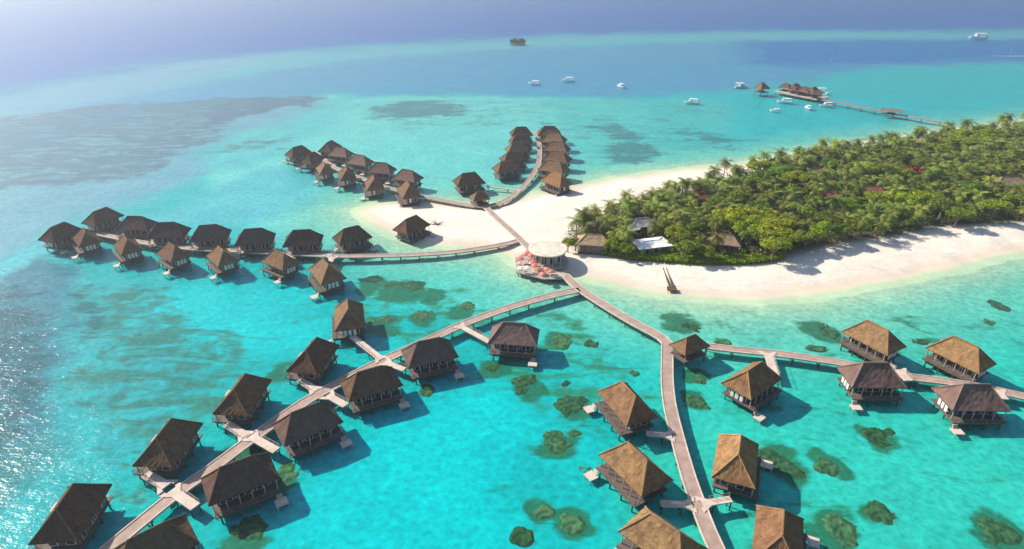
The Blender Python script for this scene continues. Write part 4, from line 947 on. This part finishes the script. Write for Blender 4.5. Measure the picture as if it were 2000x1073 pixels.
# ------------------------------------------------------------------ boats
def boat_master(L=9., B=2.9, cabin=True):
    root = empty('motorboat'); q = MB(); st = [(-.5, 1.0, .9), (-.3, 1.0, .95), (0, 1.0, 1.0), (.25, .85, 1.1), (.4, .5, 1.25), (.5, .04, 1.4)]
    rings = []
    for u, bw, h in st:
        x = u*L; w_ = B/2*bw; i = len(q.v); q.v += [(x, -w_, h), (x, -w_*.82, .1), (x, 0, -.4), (x, w_*.82, .1), (x, w_, h), (x, w_*.8, h-.05), (x, w_*.75, .55), (x, -w_*.75, .55), (x, -w_*.8, h-.05)]; rings.append(i)
    for a, b2 in zip(rings[:-1], rings[1:]):
        for k in range(9): q.f.append((a+k, a+(k+1) % 9, b2+(k+1) % 9, b2+k)); q.m.append(0)
    q.f.append(tuple(rings[0]+k for k in range(9))); q.f.append(tuple(rings[-1]+k for k in range(9))[::-1]); q.m += [0, 0]
    q.build('hull', 'hull_white', root)
    q = MB(); q.box(-L*.12, L*.22, -B*.3, B*.3, .56, 1.5); q.box(-L*.08, L*.12, -B*.27, B*.27, 1.5, 2.0); cb_ = q.build('cabin', 'hull_white', root)
    q = MB(); q.box(L*.22, L*.235, -B*.26, B*.26, 1.0, 1.4); q.box(-L*.1, L*.2, -B*.3-.02, -B*.3, 1.0, 1.35); q.build('window', 'glass_dark', cb_)
    q = MB(); q.box(-L*.42, L*.16, -B*.42, B*.42, 2.55, 2.65)
    q.build('canopy', 'hull_white', root); q = MB()
    for x in (-L*.4, L*.12):
        for y in (-B*.38, B*.38): q.tube((x, y, .6), (x, y, 2.55), .04, n=5)
    q.build('canopy_post', 'pale_post', root)
    q = MB(); q.box(-L*.5-.4, -L*.5+.0, -.3, .3, .3, 1.2); q.build('engine', 'blue_trim', root)
    return root
bm1 = boat_master(); index_children(); ub = False
for px, py, sc, rz, lab in [(1043, 163, 1.05, 160, 'white motorboat moored nearest the tiny islet side, leftmost of the loose row'), (1109, 157, 1.15, 170, 'white motorboat anchored in the middle of the blue pass'),
      (1212, 168, .95, 120, 'white motorboat seen nearly end on, anchored in the blue pass'), (1350, 200, 1.15, 170, 'white motorboat over the grey reef patch'), (1448, 169, 1.25, 5, 'larger white boat lying left of the small round hut'),
      (1532, 199, 1.15, 165, 'white boat moored in front of the arrival pavilions'), (1514, 216, .75, 150, 'small white boat, nearest the camera of those before the pavilions'), (1578, 210, .8, 100, 'small white boat pointing away, below the arrival platform'),
      (1613, 206, 1.0, 175, 'white boat alongside the start of the jetty'), (1601, 178, 1.1, 170, 'white boat behind the arrival pavilions'), (1616, 183, .6, 20, 'tiny white tender beyond the jetty head')]:
    x, y = G(px, py, .6); o = bm1 if not ub else copy_tree(bm1); ub = True
    o.location = (x, y, 0); o.rotation_euler = (0, 0, radians(rz)); o.scale = (sc,)*3; tag(o, lab, 'boat', 'white motorboats in the far lagoon')
x, y = G(1909, 74, 1); o = copy_tree(bm1); o.name = 'yacht'; o.location = (x, y, 0); o.rotation_euler = (0, 0, radians(172)); o.scale = (2.3, 2.6, 2.3); tag(o, 'large white yacht out by the reef edge near the corner of the photo', 'yacht')
def surfer():
    root = empty('windsurfer'); q = MB(); q.box(-1.6, 1.4, -.35, .35, 0, .15); q.build('board', 'hull_white', root)
    q = MB(); q.tube((0, 0, .1), (-.9, 0, 8.6), .06, n=5); q.build('mast', 'pale_post', root)
    q = MB(); pts = [(-.05, .0, 1.0), (-3.2, .25, 1.6), (-2.6, .2, 5.0), (-1.2, .05, 8.4)]; q.poly(pts); q.poly([(a, b2+.04, c_) for a, b2, c_ in pts][::-1]); q.build('sail', 'hull_white', root); return root
sf = surfer(); index_children(); us = False
for px, py, lab, rz in [(1490, 101, 'small white sail in the middle of the far lagoon, farthest from the yacht', 60), (1624, 118, 'small white sail between the other sail and the yacht', 50), (1976, 103, 'grey white sail near the edge of the photo below the yacht', 20)]:
    x, y = G(px, py, 0); o = sf if not us else copy_tree(sf); us = True; o.location = (x, y, 0); o.rotation_euler = (0, 0, radians(rz)); tag(o, lab, 'sailboard', 'sails on the far lagoon')
q = MB(); a = Vector(G(1928, 109.5, 0)); b2 = Vector(G(2060, 110.5, 0)); n_w = 30; pe = (b2-a).normalized(); pe = Vector((-pe.y, pe.x))
for k in range(n_w):
    u0, u1 = k/n_w, (k+1)/n_w; w0 = .3+1.3*u0; w1 = .3+1.3*u1; c0, c1 = a.lerp(b2, u0), a.lerp(b2, u1)
    q.poly([(*(c0-pe*w0), .03), (*(c1-pe*w1), .03), (*(c1+pe*w1), .03), (*(c0+pe*w0), .03)])
tag(q.build('wake', 'white_paint'), 'thin white boat wake on the far lagoon', 'wake', kind='stuff')
# ------------------------------------------------------------------ arrival platform
x, y = G(1565, 186, 2); a = Vector(G(1522, 176, 2)); b2 = Vector(G(1606, 192, 2)); dd = b2-a; rz = atan2(dd.y, dd.x); ln = dd.length; c_ = (a+b2)/2
root = empty('arrival_platform', (c_.x, c_.y, 0), rz); q = MB(); q.box(-ln/2, ln/2, -7, 9, 1.6, 2.0); q.build('deck', 'pale_deck', root)
q = MB(); q.box(-ln/2, ln/2, -7.05, -7.0, 1.2, 2.3); q.build('kerb', 'terrace', root)
for k in range(9):
    for yy in (-6, 1, 8):
        q = MB(); q.tube((-ln/2+1+(ln-2)*k/8, yy, -4), (-ln/2+1+(ln-2)*k/8, yy, 1.6), .25, n=6); q.build('pile', 'stilt_wood', root)
tag(root, 'pale timber arrival platform at the seaward end of the long jetty', 'platform')
for i, (u, v_, hl, hw, r_, mat) in enumerate([(-.38, 1, 4.2, 3.6, 10, 'thatch'), (-.2, 4, 4.6, 3.8, 60, 'thatch'), (-.12, -2, 3.0, 2.4, 0, 'thatch_red'), (.05, 3, 5.0, 3.0, 5, 'thatch'), (.22, 3.5, 4.4, 3.8, 80, 'thatch'), (.12, -3, 5.0, 2.2, 0, 'thatch_red'), (.42, -3.5, 3.4, 3.0, 30, 'thatch')]):
    p_ = Vector((cos(rz), sin(rz)))*u*ln+Vector((-sin(rz), cos(rz)))*v_
    hut((c_.x+p_.x, c_.y+p_.y, 0), rz+radians(r_), hl, hw, hl*.3, 4.7, 4.7+hw*.85, ['brown thatched pavilion on the seaward corner of the arrival platform', 'tall dark pavilion standing second on the arrival platform', 'low red roofed shelter at the front of the arrival platform', 'long dark pavilion in the middle of the arrival platform', 'tall dark pavilion third along the back of the arrival platform', 'long low red roofed shelter along the front of the arrival platform', 'dark pavilion over the jetty head at the landward end of the platform'][i], mat, z0=2.0, stilts=False, cat='pavilion', name='thatched_pavilion', group='pavilions on the arrival platform')
x, y = G(1488, 172, 5); hut((x, y, 0), .4, 4.6, 4.2, .6, 4.9, 9.0, 'lone hut on stilts between the big white boat and the arrival platform', z0=2.2)
x, y = G(1742, 217, 4); hut((x, y, 0), radians(-30), 6.5, 1.9, 5.6, 4.2, 5.0, 'long low shelter roof halfway along the jetty', 'thatch_pale', z0=2.05, stilts=False, name='jetty_shelter', cat='shelter')
# ------------------------------------------------------------------ coral patches on the lagoon floor
def patch(px, py, rx, ry, label, dens=1.0):
    zc = -.82; x, y = G(px, py, zc); x2, _ = G(px+rx, py, zc); _, y2 = G(px, py-ry, zc); ax, ay = abs(x2-x), abs(y2-y); q = MB(); ph = (px*.37) % 50; na, nr_ = 72, 18
    th = np.linspace(0, 2*pi, na, endpoint=False); rr = np.linspace(0, 1.35, nr_+1)[1:]; T, Rr = np.meshgrid(th, rr)
    X, Y = ax*Rr*np.cos(T), ay*Rr*np.sin(T); nz = fbm(X/2.3+ph, Y/2.3+ph, 1, 3); nb = fbm(X/5.5+ph, Y/5.5-ph, 3, 2); nf = fbm(X/.8+ph, Y/.8, 2, 2)
    Z = .62*(1-Rr**1.5)+(nz-.5)*.75+(nb-.5)*1.0+(nf-.5)*.3-.12; Z = np.clip(Z, -.6, .34+(nf-.5)*.25)*.8
    q.v = [(0, 0, .2)]+list(zip(X.ravel().tolist(), Y.ravel().tolist(), Z.ravel().tolist()))
    for k in range(na): q.f.append((0, 1+k, 1+(k+1) % na)); q.m.append(0)
    for j_ in range(nr_-1):
        for k in range(na): q.f.append((1+j_*na+k, 1+(j_+1)*na+k, 1+(j_+1)*na+(k+1) % na, 1+j_*na+(k+1) % na)); q.m.append(0)
    o = q.build('coral_patch', 'coral', None, (x, y, zc), smooth=True); tag(o, label, 'coral', 'coral patches in the lagoon')
for a in [(1705, 848, 34, 20, 'isolated oval coral patch with dark rim under clear water below the reddish grey villa'), (1081, 866, 30, 22, 'very dark coral head in the bright open lagoon centre'),
  (1361, 740, 20, 13, 'small round coral patch just below the corner hut'), (1360, 788, 26, 19, 'oval coral patch beside the winding boardwalk shadow, below a smaller one'), (1118, 796, 30, 21, 'dark green coral patch west of the farthest lit villa'),
  (1616, 911, 28, 17, 'oval coral patch alone in open water south of the oval one'), (1714, 1004, 26, 22, 'pale speckled coral patch low in the open eastern lagoon'), (1520, 905, 40, 30, 'large dark reef patch touching the golden brown villa'),
  (1640, 1030, 38, 34, 'broad green reef patch at the bottom edge east of the last villa'), (1950, 1040, 34, 26, 'coral patch in the bottom corner under the eastern lagoon'), (1116, 1024, 26, 21, 'round green coral patch near the bottom, nearest the western villas row'),
  (1062, 1003, 20, 15, 'faint coral patch near the bottom beside a rounder one'), (1018, 1045, 22, 18, 'faint coral patch at the bottom, westmost of three'), (1146, 919, 19, 13, 'small coral patch beside the swim platform of the middle lit villa'),
  (1122, 846, 17, 11, 'small faint coral patch below the dark green one'), (1024, 754, 28, 19, 'green coral patch below the lone brown villa'), (962, 718, 24, 10, 'narrow green coral patch just under the lone brown villa'),
  (1092, 662, 24, 16, 'yellow green coral patch east of the lone brown villa'), (1152, 670, 15, 10, 'small oval coral patch between lone villa and boardwalk'), (912, 600, 17, 11, 'coral patch touching the top of the diagonal boardwalk'),
  (745, 627, 34, 11, 'long low coral patch beside the seaward villa with the long bridge'), (822, 614, 22, 10, 'coral patch between the long low one and the boardwalk'), (1345, 632, 28, 16, 'green coral patch in the shallows behind the corner hut'),
  (1612, 642, 28, 24, 'dark weedy reef patch beside the rusty brown villa'), (1800, 666, 22, 8, 'thin coral patch between the two rusty brown villas'), (1945, 597, 18, 11, 'small dark coral head off the beach, upper of two'), (1932, 630, 17, 11, 'small green coral head off the beach, lower of two'),
  (1988, 548, 26, 10, 'coral patch cut by the edge of the photo near the beach'), (560, 925, 22, 24, 'bright green coral patch at the corner of a near villa'), (492, 1035, 34, 24, 'dark coral patch in villa shadow near the bottom edge'), (832, 764, 14, 12, 'small bright green coral patch off the villas on the lagoon side'),
  (790, 558, 44, 10, 'broken band of coral below the western boardwalk'), (722, 546, 24, 9, 'coral cluster beside the last villa of the western row'), (1590, 985-980+676, 24, 7, 'thin coral patch along the eastern boardwalk'), (1410, 668, 18, 6, 'thin coral patch just behind the eastern boardwalk start'),
  (1110, 748, 14, 8, 'tiny coral patch in the middle lagoon between two larger'), (1240, 728, 14, 7, 'tiny coral patch just above the farthest lit villa')]:
    patch(*a)
for o_ in [o_ for o_ in bpy.data.objects if o_.parent is None and o_.type == 'EMPTY' and 'label' not in o_]:
    for c_ in list(o_.children_recursive): bpy.data.objects.remove(c_)
    bpy.data.objects.remove(o_)
print('objects', len(bpy.data.objects), 'palms', np_)
